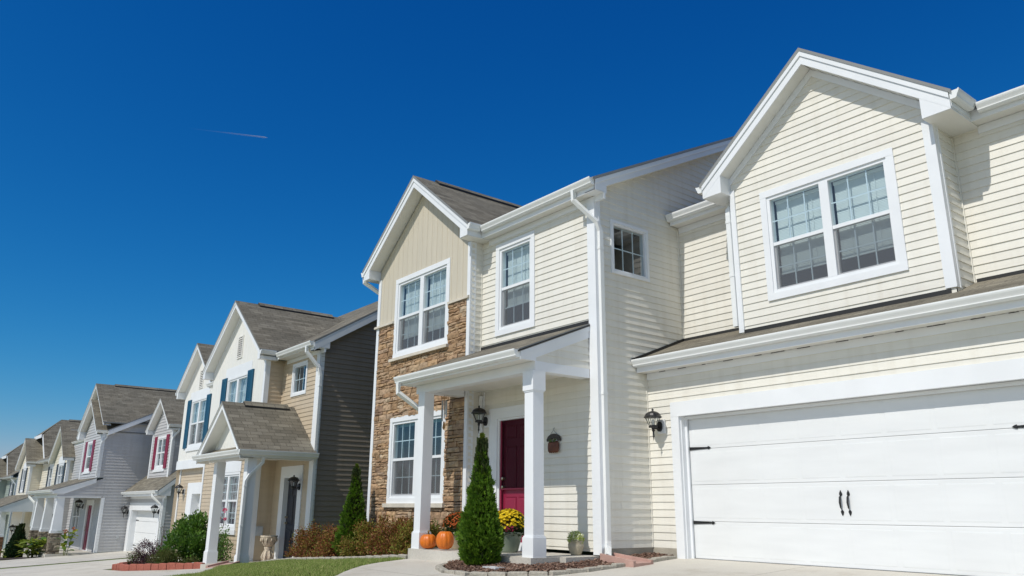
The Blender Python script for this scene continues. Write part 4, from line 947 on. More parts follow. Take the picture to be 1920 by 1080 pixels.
def house_far(kind):
    if kind == 'yellow':
        H = thing('family_house', 'pale yellow house with dark shutters beyond the grey house', 'house', (-60, 9, -2.4)); V = 'yellow_vinyl'; dx, dz = 0, 0
    else:
        H = thing('family_house', 'grey green house, farthest at the left end of the row', 'house', (-80, 9, -3)); V = 'green_vinyl'; dx, dz = -17.5, -.62
    E_ = dict(e=.16, P=.018, phase=-2.4 + dz)
    X = lambda v: v + dx
    Z = lambda v: v + dz
    wins = [(X(-66.6), X(-65.1), Z(1.6), Z(3.25)), (X(-60.3), X(-58.9), Z(1.7), Z(3.2))]
    wb = (X(-52.75), X(-51.0), Z(1.75), Z(3.05))
    m = MB()
    siding(m, 'x', 8.3, Z(-2.6), Z(5.2), lambda z: max(X(-68.6), X(-65.9) - (Z(5.0) - z) / .72), lambda z: min(X(-63.5), X(-65.9) + (Z(5.0) - z) / .72), V, [hole(*wins[0])], kinks=[Z(5.0) - .72 * 2.4, Z(5.0) - .72 * 2.7], **E_)
    siding(m, 'y', X(-63.5), Z(-2.6), Z(3.6), 8.3, 9.0, V, **E_)
    siding(m, 'x', 9.0, Z(-2.6), Z(3.6), X(-63.5), X(-57.4), V, [(wins[1][0] + .03, wins[1][1] - .03, wins[1][2], wins[1][3])], **E_)
    siding(m, 'y', X(-57.4), Z(-2.6), Z(6.2), lambda z: max(9.0, 9.0 + (z - Z(3.6)) / .7), lambda z: 15, V, kinks=[Z(3.6)], **E_)
    if kind == 'yellow':
        siding(m, 'x', 8.3, Z(-.5), Z(5.0), lambda z: max(X(-54.6), X(-52.3) - (Z(4.9) - z) / .8), lambda z: min(X(-50.2), X(-52.3) + (Z(4.9) - z) / .8), V, [hole(*wb)], kinks=[Z(4.9) - .8 * 2.1, Z(4.9) - .8 * 2.3], **E_)
        siding(m, 'y', X(-50.2), Z(-2.2), Z(3.3), 8.3, 14, V, **E_)
    m.build('siding_wall', H)
    sh = 'dark_shutter'
    for i, w in enumerate(wins + ([wb] if kind == 'yellow' else [])):
        y = (8.3, 9.0, 8.3)[i]
        window(H, 'x', y, *w, units=2 if i != 1 else 1, cols=1, rows=1, lowrows=1, cw=.1, mull=.1, scr=False, blind=None)
        shutter(H, y, w[0] - .42, w[0] - .02, w[2], w[3], sh); shutter(H, y, w[1] + .02, w[1] + .42, w[2], w[3], sh)
        mm = MB(); mm.prism([(w[0] - .05, w[3]), (w[1] + .05, w[3])] + [((w[0] + w[1]) / 2 + (w[1] - w[0] + .1) / 2 * math.cos(t), w[3] + .2 + .22 * math.sin(t)) for t in np.linspace(0, PI, 9)], 'y', y - .05, y, W_); mm.build('arched_header', H)
    for x0, y, z0, z1 in ((-63.66, 8.3, -2.4, 3.5), (-68.6, 8.3, -2.4, 3.5), (-57.56, 9.0, -2.4, 3.55)) + (((-54.6, 8.3, 0, 3.2), (-50.36, 8.3, 0, 3.2)) if kind == 'yellow' else ()):
        mm = MB(); mm.box(X(x0), X(x0 + .18), y - .034, y + .12, Z(z0), Z(z1), W_); mm.build('corner_board', H)
    gable(H, X(-65.9), Z(5.35), .72, 2.75, 2.55, 8.0, 8.3, 11.5, Z(3.5), X(-68.6), X(-63.5), fr=.22, frieze=False)
    c, zt, s = X(-65.0), Z(6.72), .78; m = MB(); d_, zc = 1.55, Z(6.72) - .78 * 1.55     # big front gable with a clipped peak
    for sg in (-1, 1):
        m.face([(c + sg * 4, 8.7, zt - 3.12), (c + sg * 4, 16, zt - 3.12), (c, 16, zt), (c, 9.9, zt), (c + sg * d_, 8.7, zc)], 'shingles', [(0, 0), (7.3, 0), (7.3, 5.07), (1.2, 5.07), (0, 3.1)])
        m.prism([(c + sg * d_, zc - .03), (c + sg * 4, zt - 3.15), (c + sg * 4, zt - 3.38), (c + sg * d_, zc - .26)], 'y', 8.68, 8.71, W_)
        m.face([(c + sg * d_, 8.71, zc - .2), (c + sg * 4, 8.71, zt - 3.32), (c + sg * 4, 9.0, zt - 3.32), (c + sg * d_, 9.0, zc - .2)], 'white_soffit')
    m.face([(c - d_, 8.62, zc), (c + d_, 8.62, zc), (c, 9.9, zt + .001)], 'shingles', [(0, 0), (3.1, 0), (1.55, 1.8)])
    m.box(c - d_, c + d_, 8.6, 8.64, zc - .24, zc - .005, W_)
    roof_slab(m, (X(-70), 8.5, Z(3.63)), (X(-57.2), 8.5, Z(3.63)), (X(-57.2), 12.5, Z(3.63 + 2.8)), (X(-70), 12.5, Z(3.63 + 2.8))); m.build('roof', H)
    ridge_vent(H, c, zt, s, 10.4, 15)
    m = MB(); m.face([(c - 3.9, 9.0, zt - 3.4), (c + 3.9, 9.0, zt - 3.4), (c + d_, 9.0, zc - .1), (c - d_, 9.0, zc - .1)], V); m.build('gable_panel', H)
    eave(H, X(-63.5), X(-57.2), 8.5, Z(3.62), 9.0, Z(3.48)); gutter(H, (X(-63.3), 7.98, Z(3.62)), (X(-63.3), 8.6, Z(3.62)), (1, 0))
    downspout(H, [(X(-57.5), 8.55, Z(3.5)), (X(-57.5), 8.6, Z(3.35)), (X(-57.4), 8.9, Z(3.0)), (X(-57.38), 8.94, Z(2.9)), (X(-57.38), 8.94, Z(-2.0))], .09, .07)
    if kind == 'yellow':
        gable(H, X(-52.3), Z(5.2), .8, 2.35, 2.3, 8.0, 8.3, 12, Z(3.3), X(-54.6), X(-50.2), fr=.22, frieze=False)
    # shed porch on a stone based tapered column
    p0, p1 = X(-71.5), X(-57.0); m = MB(); pz = lambda Y: Z(.62) + .42 * (Y - 6.3); xe = X(-58.6)
    roof_slab(m, (p0, 6.3, pz(6.3)), (xe + .02, 6.3, pz(6.3)), (xe + .02, 8.3, pz(8.3)), (p0, 8.3, pz(8.3))); m.build('porch_roof', H)
    m = MB(); m.prism([(6.4, pz(6.4) - .06), (8.3, pz(8.3) - .06), (8.3, Z(.35)), (6.4, Z(.35))], 'x', xe - .04, xe, V if kind == 'x' else W_); m.build('porch_gable', H)
    gutter(H, (p0, 6.32, Z(.62)), (xe, 6.32, Z(.62)), (0, -1)); m = MB(); m.box(p0, xe - .05, 6.5, 6.75, Z(.3), Z(.5), W_); soffit_strip(m, p0, xe - .05, 6.33, 8.3, Z(.5), w=.4); m.build('porch_beam', H)
    for x in (-59.4, -65.5): tapered_column(H, X(x), 6.7, Z(-2.5), Z(-1.15), Z(.3), 'brownstone')
    m = MB(); m.box(p0, xe, 6.3, 8.3, Z(-3.2), Z(-2.35), 'slab'); m.build('porch_slab', H)
    mm = MB(); mm.box(X(-61.6), X(-60.5), 8.94, 8.98, Z(-2.3), Z(-.1), 'dark_shutter'); mm.box(X(-61.8), X(-61.6), 8.93, 8.98, Z(-2.3), Z(.05), W_); mm.box(X(-60.5), X(-60.3), 8.93, 8.98, Z(-2.3), Z(.05), W_); mm.build('front_door', H)
    if kind == 'yellow': lantern(H, X(-64.9), 8.27, Z(-.9), 1.4)
house_far('yellow'); house_far('green')
# ================================================================== GROUNDS
CONC = 'concrete'
def st(o): o['kind'] = 'structure'; return o
def stuff(o, label, cat): o['kind'] = 'stuff'; return tag(o, label, cat)
st(sheet('driveway', [(-8.28, 9.86), (-8.2, 9.0), (-8.15, 7.2), (-9.3, 6.3), (-10.3, 5.5), (-10.3, -9), (4, -9), (4, 6.5), (-2.3, 7.5), (-2.3, 9.86)], .012, CONC))  # unseen right part widened to bounce more sunlight onto the shaded walls
st(sheet('walkway', [(-12.1, 7.5), (-12.05, 7.1), (-11.98, 6.75), (-11.85, 6.4), (-11.55, 6.05), (-11.2, 5.7), (-10.85, 5.42), (-10.5, 5.0), (-10.31, 4.5), (-10.31, 5.5), (-9.3, 6.32), (-8.3, 7.2), (-8.3, 7.5)], .016, CONC))
st(sheet('driveway', [(-32.3, 9.4), (-32.3, -9), (-25.4, -9), (-25.4, 9.4)], .012, CONC))
st(sheet('driveway', [(-41.35, 9.96), (-41.35, -9), (-33.2, -9), (-33.2, 9.0), (-35.7, 9.96)], .012, CONC))
st(sheet('driveway', [(-75, 6.0), (-75, -9), (-56.2, -9), (-56.2, 6.0)], .012, CONC, .7))
st(sheet('walkway', [(-19.0, 6.9), (-21.0, 6.85), (-22.1, 6.1), (-23.4, 5.55), (-25.39, 5.45), (-25.39, 2.5), (-14.2, 2.5), (-14.6, 4.65), (-16.5, 5.55), (-19.15, 6.72)], .016, CONC))
st(sheet('road', [(-105, -9.02), (-105, -18), (28, -18), (28, -9.02)], .012, 'foundation', 1.0))
bed1 = [(-10.42, 7.36), (-10.42, 7.05), (-10.15, 6.78), (-9.75, 6.6), (-9.25, 6.58), (-8.75, 6.85), (-8.28, 7.3), (-8.2, 7.8), (-8.22, 8.5), (-8.22, 9.1), (-8.3, 9.7), (-8.7, 9.7), (-8.7, 8.62), (-8.72, 7.88), (-8.86, 7.86), (-8.86, 7.36)]
zb1 = lambda x, y: gz(x, y) + .008 + .045 * min(1, max(0, (y - 6.55) / .5)) * min(1, max(0, (-8.25 - x) / .6))
st(sheet('planting_bed', bed1, .012, 'soil', .25, zb1))
bed2 = [(-12.2, 8.4), (-12.2, 7.42), (-15, 7.42), (-18.6, 7.45), (-18.6, 8.9), (-15.5, 8.9), (-15.5, 8.34)]
st(sheet('planting_bed', bed2, .03, 'soil', .4))
bed3 = [(-21.05, 6.9), (-22.1, 6.3), (-23.4, 5.72), (-24.7, 5.75), (-25.3, 6.4), (-25.3, 8.05), (-21.75, 8.05), (-21.75, 6.95)]
st(sheet('planting_bed', bed3, .05, 'soil', .4))
bed4 = [(-41.45, 8.4), (-41.45, 5.6), (-43.5, 5.0), (-49, 4.9), (-56, 5.2), (-56, 8.2)]
st(sheet('planting_bed', bed4, .03, 'soil', .6))
def inside(p, poly):
    x, y = p; c = False
    for (x1, y1), (x2, y2) in zip(poly, poly[1:] + poly[:1]):
        if (y1 > y) != (y2 > y) and x < (x2 - x1) * (y - y1) / (y2 - y1) + x1: c = not c
    return c
def chips(poly, zf, n, s, m, name, label, cat):
    mb = MB(); xs = [p[0] for p in poly]; ys = [p[1] for p in poly]; k = 0
    while k < n:
        x, y = R.uniform(min(xs), max(xs)), R.uniform(min(ys), max(ys))
        if not inside((x, y), poly): continue
        k += 1; l = s * R.uniform(.5, 1.3); wd = l * R.uniform(.25, .5); a = R.uniform(0, PI); z = zf(x, y) + R.uniform(.0, .028)
        d = Vector((math.cos(a), math.sin(a), R.uniform(-.5, .5))) * l; w_ = Vector((-math.sin(a), math.cos(a), R.uniform(-.5, .5))) * wd
        p = Vector((x, y, z)); q = Vector((0, 0, wd * .5))
        V = [p - d - w_ * .6, p + d - w_, p + d * .8 + w_, p - d + w_ * .8]; V += [v + q for v in V]
        mb.mesh(V, [(4, 5, 6, 7), (0, 1, 5, 4), (1, 2, 6, 5), (2, 3, 7, 6), (3, 0, 4, 7)], m)
    return stuff(mb.build(name), label, cat)
chips(bed1, lambda x, y: zb1(x, y) + .012, 5200, .026, 'mulch', 'mulch', 'brown bark mulch covering the curved bed around the porch', 'mulch')
chips(bed2, lambda x, y: gz(x, y) + .03, 2600, .03, 'mulch', 'mulch', 'brown bark mulch under the reddish hedge shrubs', 'mulch')
chips(bed3, lambda x, y: gz(x, y) + .05, 2000, .035, 'mulch', 'mulch', 'dark bark mulch behind the red brick edging', 'mulch')
# lawn
def blades(poly, n, m, name, label, h=.05):
    mb = MB(); xs = [p[0] for p in poly]; ys = [p[1] for p in poly]; k = 0
    while k < n:
        x, y = R.uniform(min(xs), max(xs)), R.uniform(min(ys), max(ys))
        if not inside((x, y), poly): continue
        k += 1; a = R.uniform(0, 2 * PI); hh = h * R.uniform(.5, 1.25) * (1 + .35 * noise.noise((x * 1.3, y * 1.3, 0))); z = gz(x, y); wd = .006
        lx, ly = math.cos(a) * hh * .55, math.sin(a) * hh * .55
        mb.v += [(x - ly * .16 - wd, y, z), (x + wd, y + wd, z), (x + lx, y + ly, z + hh)]; i = len(mb.v); mb.f.append((i - 3, i - 2, i - 1)); mb.m.append(mb.mi(m)); mb.uv.append([(0, 0)] * 3)
    return stuff(mb.build(name), label, 'grass')
lawn1 = [(-12.12, 7.3), (-12.0, 6.7), (-11.6, 6.05), (-10.9, 5.42), (-10.4, 4.8), (-10.4, 3.4), (-14.1, 3.4), (-14.55, 4.66), (-16.45, 5.57), (-19.1, 6.74), (-18.9, 7.38), (-15, 7.36)]
blades(lawn1, 60000, 'grass_blade', 'grass', 'short green lawn between the two front walks')
# edging blocks
def block_proto(m, L, D, Hh, name, seed):
    rr = random.Random(seed); mb = MB(); j = lambda: rr.uniform(-.006, .006); ch = .012
    x, y = L / 2, D / 2
    lay = [(x, y, -.08), (x, y, Hh - ch), (x - ch, y - ch, Hh)]; V = []
    for a, b, z in lay: V += [(-a + j(), -b + j(), z), (a + j(), -b + j(), z), (a + j(), b + j(), z), (-a + j(), b + j(), z)]
    mb.mesh(V, [(0, 3, 2, 1), (8, 9, 10, 11)] + [(k * 4 + i, k * 4 + (i + 1) % 4, k * 4 + 4 + (i + 1) % 4, k * 4 + 4 + i) for k in range(2) for i in range(4)], m)
    return mb.build(name)
def run_blocks(paths, m, L, D, Hh, name, label, cat, group, gap=.012, zf=gz, tilt=.035):
    protos = [block_proto(m, L, D, Hh, name, s_) for s_ in range(4)]; used = [0] * 4; n = 0
    for path in paths:
        pts = [Vector((*p, 0)) for p in path]; seg = 0; t = 0.0; left = 0
        lens = [(b - a).length for a, b in zip(pts, pts[1:])]; tot = sum(lens); s_ = L / 2
        while s_ < tot:
            acc = 0
            for a, b, l in zip(pts, pts[1:], lens):
                if acc + l >= s_: q = a.lerp(b, (s_ - acc) / l); d = b - a; break
                acc += l
            k = n % 4; o = protos[k] if not used[k] else protos[k].copy()
            if used[k]: COL.objects.link(o)
            used[k] += 1; n += 1
            o.location = (q.x, q.y, zf(q.x, q.y)); o.rotation_euler = (R.uniform(-tilt, tilt), R.uniform(-tilt, tilt) , math.atan2(d.y, d.x) + R.uniform(-.04, .04)); o.scale = (R.uniform(.94, 1.03), 1, R.uniform(.92, 1.08))
            tag(o, label, cat, group); s_ += L + gap
    for k in range(4):
        if not used[k]: bpy.data.objects.remove(protos[k])
run_blocks([[(-10.5, 7.4), (-10.5, 7.03), (-10.2, 6.72), (-9.78, 6.53), (-9.25, 6.5), (-8.7, 6.78), (-8.2, 7.27), (-8.12, 7.8), (-8.14, 8.45)], [(-8.14, 8.86), (-8.2, 9.2), (-8.26, 9.68)]], 'edging_stone', .26, .10, .062, 'edging_block', 'grey concrete edging block of the curved mulch bed before the porch', 'edging block', 'edging blocks round the curved porch bed')
run_blocks([[(-12.16, 7.38), (-13.5, 7.36), (-15, 7.36), (-18.5, 7.40)]], 'edging_stone', .27, .10, .07, 'edging_block', 'grey concrete edging block along the reddish hedge', 'edging block', 'edging blocks along the hedge')
run_blocks([[(-21.0, 6.82), (-22.1, 6.2), (-23.4, 5.64), (-24.75, 5.66), (-25.36, 6.35), (-25.36, 7.2)]], 'red_brick', .27, .12, .17, 'edging_brick', 'red brick edging the shrub bed of the tan house', 'brick', 'red bricks edging the shrub bed')
# ------------------------------------------------------------------ plants
def rdir(rr=R):
    while True:
        v = Vector((rr.uniform(-1, 1), rr.uniform(-1, 1), rr.uniform(-1, 1)))
        if .05 < v.length < 1: return v.normalized()
def leaf(mb, p, d, n, l, w_, m):
    d = d.normalized(); s_ = d.cross(n); s_ = s_.normalized() if s_.length > 1e-4 else d.orthogonal().normalized()
    mb.v += [tuple(p), tuple(p + d * l * .5 + s_ * w_), tuple(p + d * l), tuple(p + d * l * .5 - s_ * w_)]; i = len(mb.v)
    mb.f.append((i - 4, i - 3, i - 2, i - 1)); mb.m.append(mb.mi(m)); mb.uv.append([(0, 0)] * 4)
def pick(mats):
    r = R.random() * sum(w_ for _, w_ in mats)
    for m, w_ in mats:
        r -= w_
        if r <= 0: return m
    return mats[-1][0]
def arborvitae(x, y, h, rad, n, label, mats=(('arborvitae', 1),), tip='arborvitae_tip', group='arborvitae in front of the houses', zoff=0., s=1.):
    z0 = gz(x, y) + zoff; T = thing('arborvitae', label, 'conifer', (x, y, z0), group)
    mb = MB(); mb.rod([(x, y, z0 - .05), (x, y, z0 + h * .5), (x, y, z0 + h * .93)], [.035, .022, .006], 'trunk'); mb.build('trunk', T)
    mb = MB(); sd = R.uniform(0, 50)
    for k in range(n):
        t = R.random() ** 1.45; a = R.uniform(0, 2 * PI); ca, sa = math.cos(a), math.sin(a)
        pr = (min(1, .62 + t / .14 * .38) if t < .14 else (1 - ((t - .14) / .86) ** 1.12)) * (1 - .12 * t) + .035 * (1 - t)
        pr *= 1 + .24 * noise.noise((ca * 1.6 + sd, sa * 1.6, t * 5)) + .26 * noise.noise((ca * 3.5 + sd, sa * 3.5, t * 12))
        q = R.uniform(.45, 1.06) if R.random() < .5 else R.uniform(.85, 1.08)
        if R.random() < .03: q *= 1.16
        r = rad * pr * q; p = Vector((x + r * ca, y + r * sa, z0 + .02 + t * h * .985))
        out = Vector((ca, sa, R.uniform(.5, 1.7))) + rdir() * .35; out.normalize(); nn = rdir()
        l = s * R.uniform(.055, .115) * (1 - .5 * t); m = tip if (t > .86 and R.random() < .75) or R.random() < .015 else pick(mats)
        sidev = out.cross(nn).normalized()
        for f_ in (-.55, 0, .55): leaf(mb, p, out + sidev * f_, nn, l * (1 if f_ == 0 else .8), l * .17, m)
    for k in range(n // 4):                          # inner sprays, coloured darker to stand for shade inside the crown
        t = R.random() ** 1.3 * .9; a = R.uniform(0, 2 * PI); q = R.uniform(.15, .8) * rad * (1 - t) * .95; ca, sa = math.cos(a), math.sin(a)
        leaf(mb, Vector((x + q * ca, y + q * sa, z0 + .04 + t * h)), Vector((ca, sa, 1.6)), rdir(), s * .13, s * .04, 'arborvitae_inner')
    mb.build('foliage', T); return T
arborvitae(-9.68, 7.08, 1.88, .275, 6400, 'tall bright green arborvitae in the mulch bed before the porch', zoff=.055)
arborvitae(-15.15, 7.86, 1.84, .29, 3600, 'green arborvitae behind the hedge at the stone wall corner', zoff=.02)
arborvitae(-50.2, 6.45, 1.6, .42, 1600, 'dark cone shaped conifer at the far left, leftmost of the pair', (('dark_conifer', 1),), 'dark_conifer', s=1.6)
arborvitae(-47.9, 6.3, 1.65, .45, 1600, 'dark cone shaped conifer of the far left pair, nearer the stone piers', (('dark_conifer', 1),), 'dark_conifer', s=1.6)
def shrub(name, label, cat, x, y, rx, ry, h, n, l, mats, clumps=22, z0=None, stems=9, group=None, lift=.08, wl=.32, up=.5, stem_m='twig', spread=.2):
    z0 = gz(x, y) + .03 if z0 is None else z0; T = thing(name, label, cat, (x, y, z0), group); C = []
    for k in range(clumps):
        d = rdir(); d.z = abs(d.z) * 1.1 - .12; q = R.uniform(.55, 1.0) if k > 3 else .3
        C.append(Vector((x + d.x * rx * q, y + d.y * ry * q, z0 + h * lift + max(0, d.z) * h * q * .86 + .03)))
    mb = MB()
    for k in range(stems):
        c = C[k % len(C)]; b = Vector((x + R.uniform(-.3, .3) * rx, y + R.uniform(-.3, .3) * ry, z0 - .04)); mb.rod([b, b.lerp(c, .55) + Vector((0, 0, .08 * h)), c], [.012, .008, .004], stem_m, 5)
    mb.build('stem', T)
    mb = MB()
    for k in range(n):
        c = R.choice(C); d = rdir(); s_ = spread * min(1.0, abs(R.gauss(.62, .3)))
        p = c + Vector((d.x * s_ * (rx + .25), d.y * s_ * (ry + .25), d.z * s_ * (h + .2)))
        if p.z < z0 + .01: p.z = z0 + R.uniform(.01, .1)
        leaf(mb, p, d + Vector((0, 0, up)), rdir(), l * R.uniform(.6, 1.3), l * wl * R.uniform(.7, 1.2), pick(mats))
    mb.build('foliage', T); return T, C, z0
RED = (('barberry_red', .7), ('barberry_green', .35)); GRN = (('barberry_green', .9), ('barberry_red', .25)); GH = 'reddish barberry shrubs of the hedge'
for lb, x, y, rx, ry, h, mt, n in (
    ('olive and rust barberry shrub at the right end of the hedge, beside the porch column', -12.75, 7.92, .60, .40, .66, GRN, 11000),
    ('dark red barberry shrub by the stone wall, second from the porch column', -13.75, 7.95, .62, .38, .78, RED, 11000),
    ('olive barberry shrub with rust tips in the middle of the hedge', -14.75, 7.85, .66, .42, .68, GRN, 11000),
    ('rust red barberry shrub in front of the arborvitae, left of the middle', -15.85, 7.85, .72, .42, .68, RED, 11000),
    ('sparse red barberry shrub at the left end of the hedge by the wooden post', -17.1, 7.9, .78, .42, .78, RED, 10000)):
    T, C, z0 = shrub('barberry_shrub', lb, 'shrub', x, y, rx, ry, h, n, .04, mt, 60, group=GH, stems=10, spread=.17, lift=.02, up=.2)
shrub('green_shrub', 'small dark green shrub behind the pumpkins at the porch column', 'shrub', -12.35, 8.08, .28, .2, .55, 1500, .035, (('rose_leaf', .3), ('box_leaf', .7)), 10)
T, C, z0 = shrub('leafy_shrub', 'large glossy green shrub left of the tan house porch', 'shrub', -23.75, 7.25, .82, .66, 1.36, 12000, .085, (('rose_leaf', 1),), 52, stems=12, spread=.2)
shrub('boxwood_shrub', 'round dark green boxwood behind the red bricks, right of the purple shrub', 'shrub', -22.9, 6.42, .50, .40, .52, 5200, .03, (('box_leaf', 1),), 26, group='boxwoods behind the red bricks')
shrub('boxwood_shrub', 'small round boxwood at the left end of the red bricks', 'shrub', -24.95, 6.2, .28, .28, .48, 1800, .03, (('box_leaf', 1),), 16, group='boxwoods behind the red bricks')
shrub('purple_shrub', 'dark purple leaved shrub between two boxwoods', 'shrub', -24.35, 6.3, .40, .36, .66, 3200, .034, (('purple_leaf', 1),), 20)
shrub('green_shrub', 'low green shrub at the right end of the red bricks', 'shrub', -21.9, 6.75, .3, .25, .38, 1200, .035, (('box_leaf', 1),), 12)
T, C, z0 = shrub('wispy_perennial', 'wispy purple perennial in front of the grey house garage', 'plant', -25.3, 6.9, .42, .4, 1.15, 500, .03, (('purple_leaf', .7), ('box_leaf', .3)), 26, stems=26, spread=.1)
# rose bush
T, C, z0 = shrub('rose_bush', 'rose bush with pink and orange blooms between the tan house porch columns', 'rose bush', -22.0, 7.55, .32, .28, 1.3, 1300, .055, (('rose_leaf', 1),), 22, stems=12, spread=.18, stem_m='twig')
mb = MB()
for (px_, py_, pz_, m, r) in ((-21.95, 7.55, 1.42, 'pink_rose', .065), (-22.2, 7.5, 1.22, 'orange_flower', .05), (-21.75, 7.5, 1.2, 'pink_rose', .045)):
    c = Vector((px_, py_, z0 + pz_ - .05)); mb.rod([(-22, 7.55, z0 + .9), c], .006, 'twig', 4)
    for k in range(26): d = rdir(); leaf(mb, c + d * r * .25, d + Vector((0, 0, .3)), rdir(), r * .9, r * .45, m)
mb.build('flowers', T)
def broad_plant(label, name, x, y, h, rad, n, l, mats, stalks=5, flowers=None, group=None):
    z0 = gz(x, y) + .03; T = thing(name, label, 'plant', (x, y, z0), group); mb = MB(); fm = MB()
    for k in range(stalks):
        a = R.uniform(0, 2 * PI); b = Vector((x + rad * .3 * math.cos(a), y + rad * .3 * math.sin(a), z0)); t = Vector((x + rad * .8 * math.cos(a), y + rad * .8 * math.sin(a), z0 + h * R.uniform(.75, 1)))
        mb.rod([b, b.lerp(t, .5) + Vector((0, 0, .1)), t], [.014, .01, .006], 'lime_leaf', 5)
        for j in range(n):
            p = b.lerp(t, R.uniform(.1, .95)); d = rdir(); d.z = R.uniform(.0, .7); nn = Vector((0, 0, 1)) + rdir() * .4
            L = l * R.uniform(.6, 1.2); s_ = d.cross(nn).normalized(); d.normalize(); dr = Vector((0, 0, -.25 * L)); m = pick(mats)
            mb.mesh([p, p + d * L * .4 + s_ * L * .2, p + d * L * .4 - s_ * L * .2, p + d * L * .75 + s_ * L * .15 + dr * .4, p + d * L * .75 - s_ * L * .15 + dr * .4, p + d * L + dr], [(0, 1, 2), (1, 3, 4, 2), (3, 5, 4)], m)
        if flowers and k < 2:
            for j in range(20): leaf(fm, t + rdir() * .05, rdir(), rdir(), .07, .03, flowers)
    mb.build('foliage', T)
    if flowers: fm.build('flowers', T)
broad_plant('tall canna plant with broad lime leaves by the grey house porch', 'canna_plant', -41.0, 7.2, 1.35, .3, 7, .5, (('lime_leaf', .6), ('rose_leaf', .4)), 4, 'orange_flower')
broad_plant('wide lime green hosta clump before the stone piers of the grey house', 'hosta_plant', -42.6, 6.25, .85, .75, 10, .5, (('lime_leaf', .8), ('rose_leaf', .2)), 12)
broad_plant('small lime green plant between the dark conifers', 'hosta_plant', -48.4, 5.9, .4, .4, 6, .35, (('lime_leaf', .6), ('rose_leaf', .4)), 6)
# ------------------------------------------------------------------ porch things
SL = .05
def pumpkin(x, y, r, hh, label):
    T = thing('pumpkin', label, 'pumpkin', (x, y, SL), 'orange pumpkins on the porch'); mb = MB(); n, mm = 60, 16; V = []; F = []
    for j in range(mm + 1):
        t = PI * j / mm; rr_ = math.sin(t) ** .75; zz = -math.cos(t)
        for i in range(n):
            a = 2 * PI * i / n; g = 1 - .055 * (abs(math.cos(a * 5.5)) ** .35 < .62) * math.sin(t) - .03 * (1 - abs(math.cos(a * 5.5))) ; dimple = .22 * math.exp(-(rr_ / .35) ** 2)
            V.append((x + r * rr_ * g * math.cos(a), y + r * rr_ * g * math.sin(a), SL + hh / 2 * (1 + zz * (1 - dimple)) ))
    for j in range(mm):
        for i in range(n): F.append((j * n + i, j * n + (i + 1) % n, (j + 1) * n + (i + 1) % n, (j + 1) * n + i))
    mb.mesh(V, F, 'pumpkin_skin'); mb.build('pumpkin_body', T, smooth=True)
    s_ = MB(); z = SL + hh * .89; s_.rod([(x, y, z - .02), (x, y, z + .02), (x + .012, y - .01, z + .05), (x + .035, y - .02, z + .075)], [.028, .018, .015, .017], 'pumpkin_stem', 7); s_.build('stem', T)
pumpkin(-11.74, 7.50, .145, .25, 'smaller round orange pumpkin beside the left porch column'); pumpkin(-11.31, 7.55, .15, .31, 'taller orange pumpkin between the smaller pumpkin and the orange mum')
def mum(x, y, prof, potm, cz, rad, hh, leafm, flm, nf, nl, label, fs=.02, side=None, group='potted plants on the porch'):
    T = thing('potted_plant', label, 'potted plant', (x, y, SL), group); mb = MB(); mb.lathe(prof, (x, y, SL), potm, 28); mb.build('pot', T, smooth=True)
    mb = MB(); c = Vector((x, y, SL + cz))
    for k in range(nl):
        d = rdir(); d.z = d.z * .85 + .15; q = R.uniform(.3, 1) ** .5; leaf(mb, c + Vector((d.x * rad * q, d.y * rad * q, d.z * hh * q)), d + rdir() * .5, rdir(), .045, .014, leafm)
    mb.build('foliage', T); mb = MB()
    for k in range(nf):
        d = rdir(); d.z = abs(d.z) ** .7
        if side and R.random() < .55 and d.dot(Vector(side)) < .1: continue
        p = c + Vector((d.x * rad, d.y * rad, d.z * hh)) * R.uniform(.94, 1.06); n = (d + Vector((0, 0, .4)) + rdir() * .3).normalized()
        a = n.orthogonal().normalized(); b = n.cross(a)
        for j in range(7): t = 2 * PI * j / 7; leaf(mb, p, a * math.cos(t) + b * math.sin(t) + n * .45, n, fs * R.uniform(.85, 1.2), fs * .3, flm)
    mb.build('flowers', T)
PROF = lambda r, h: [(r * .62, 0), (r * .7, h * .1), (r * .93, h * .75), (r * .97, h * .9), (r * 1.06, h * .91), (r * 1.06, h), (r * .96, h), (r * .93, h * .9), (0.01, h * .88)]
mum(-10.22, 8.02, PROF(.225, .31), 'glazed_pot', .37, .27, .27, 'mum_leaf', 'yellow_flower', 800, 2600, 'yellow mum in a glazed green pot by the front door', .026, (-.6, -.5, .7))
mum(-11.58, 8.0, PROF(.2, .27), 'clay_pot', .33, .26, .26, 'mum_leaf', 'orange_flower', 480, 2200, 'rust orange mum in a tan pot under the stone wall', .02)
T = mum(-9.07, 8.40, [(.068, 0), (.08, .016), (.115, .10), (.118, .15), (.104, .195), (.11, .2), (.11, .212), (.096, .212), (.09, .195), (.01, .19)], 'clay_pot', .22, .105, .11, 'pale_flower', 'pale_flower', 90, 380, 'small round clay planter of pale green plants beside the downspout', .018)
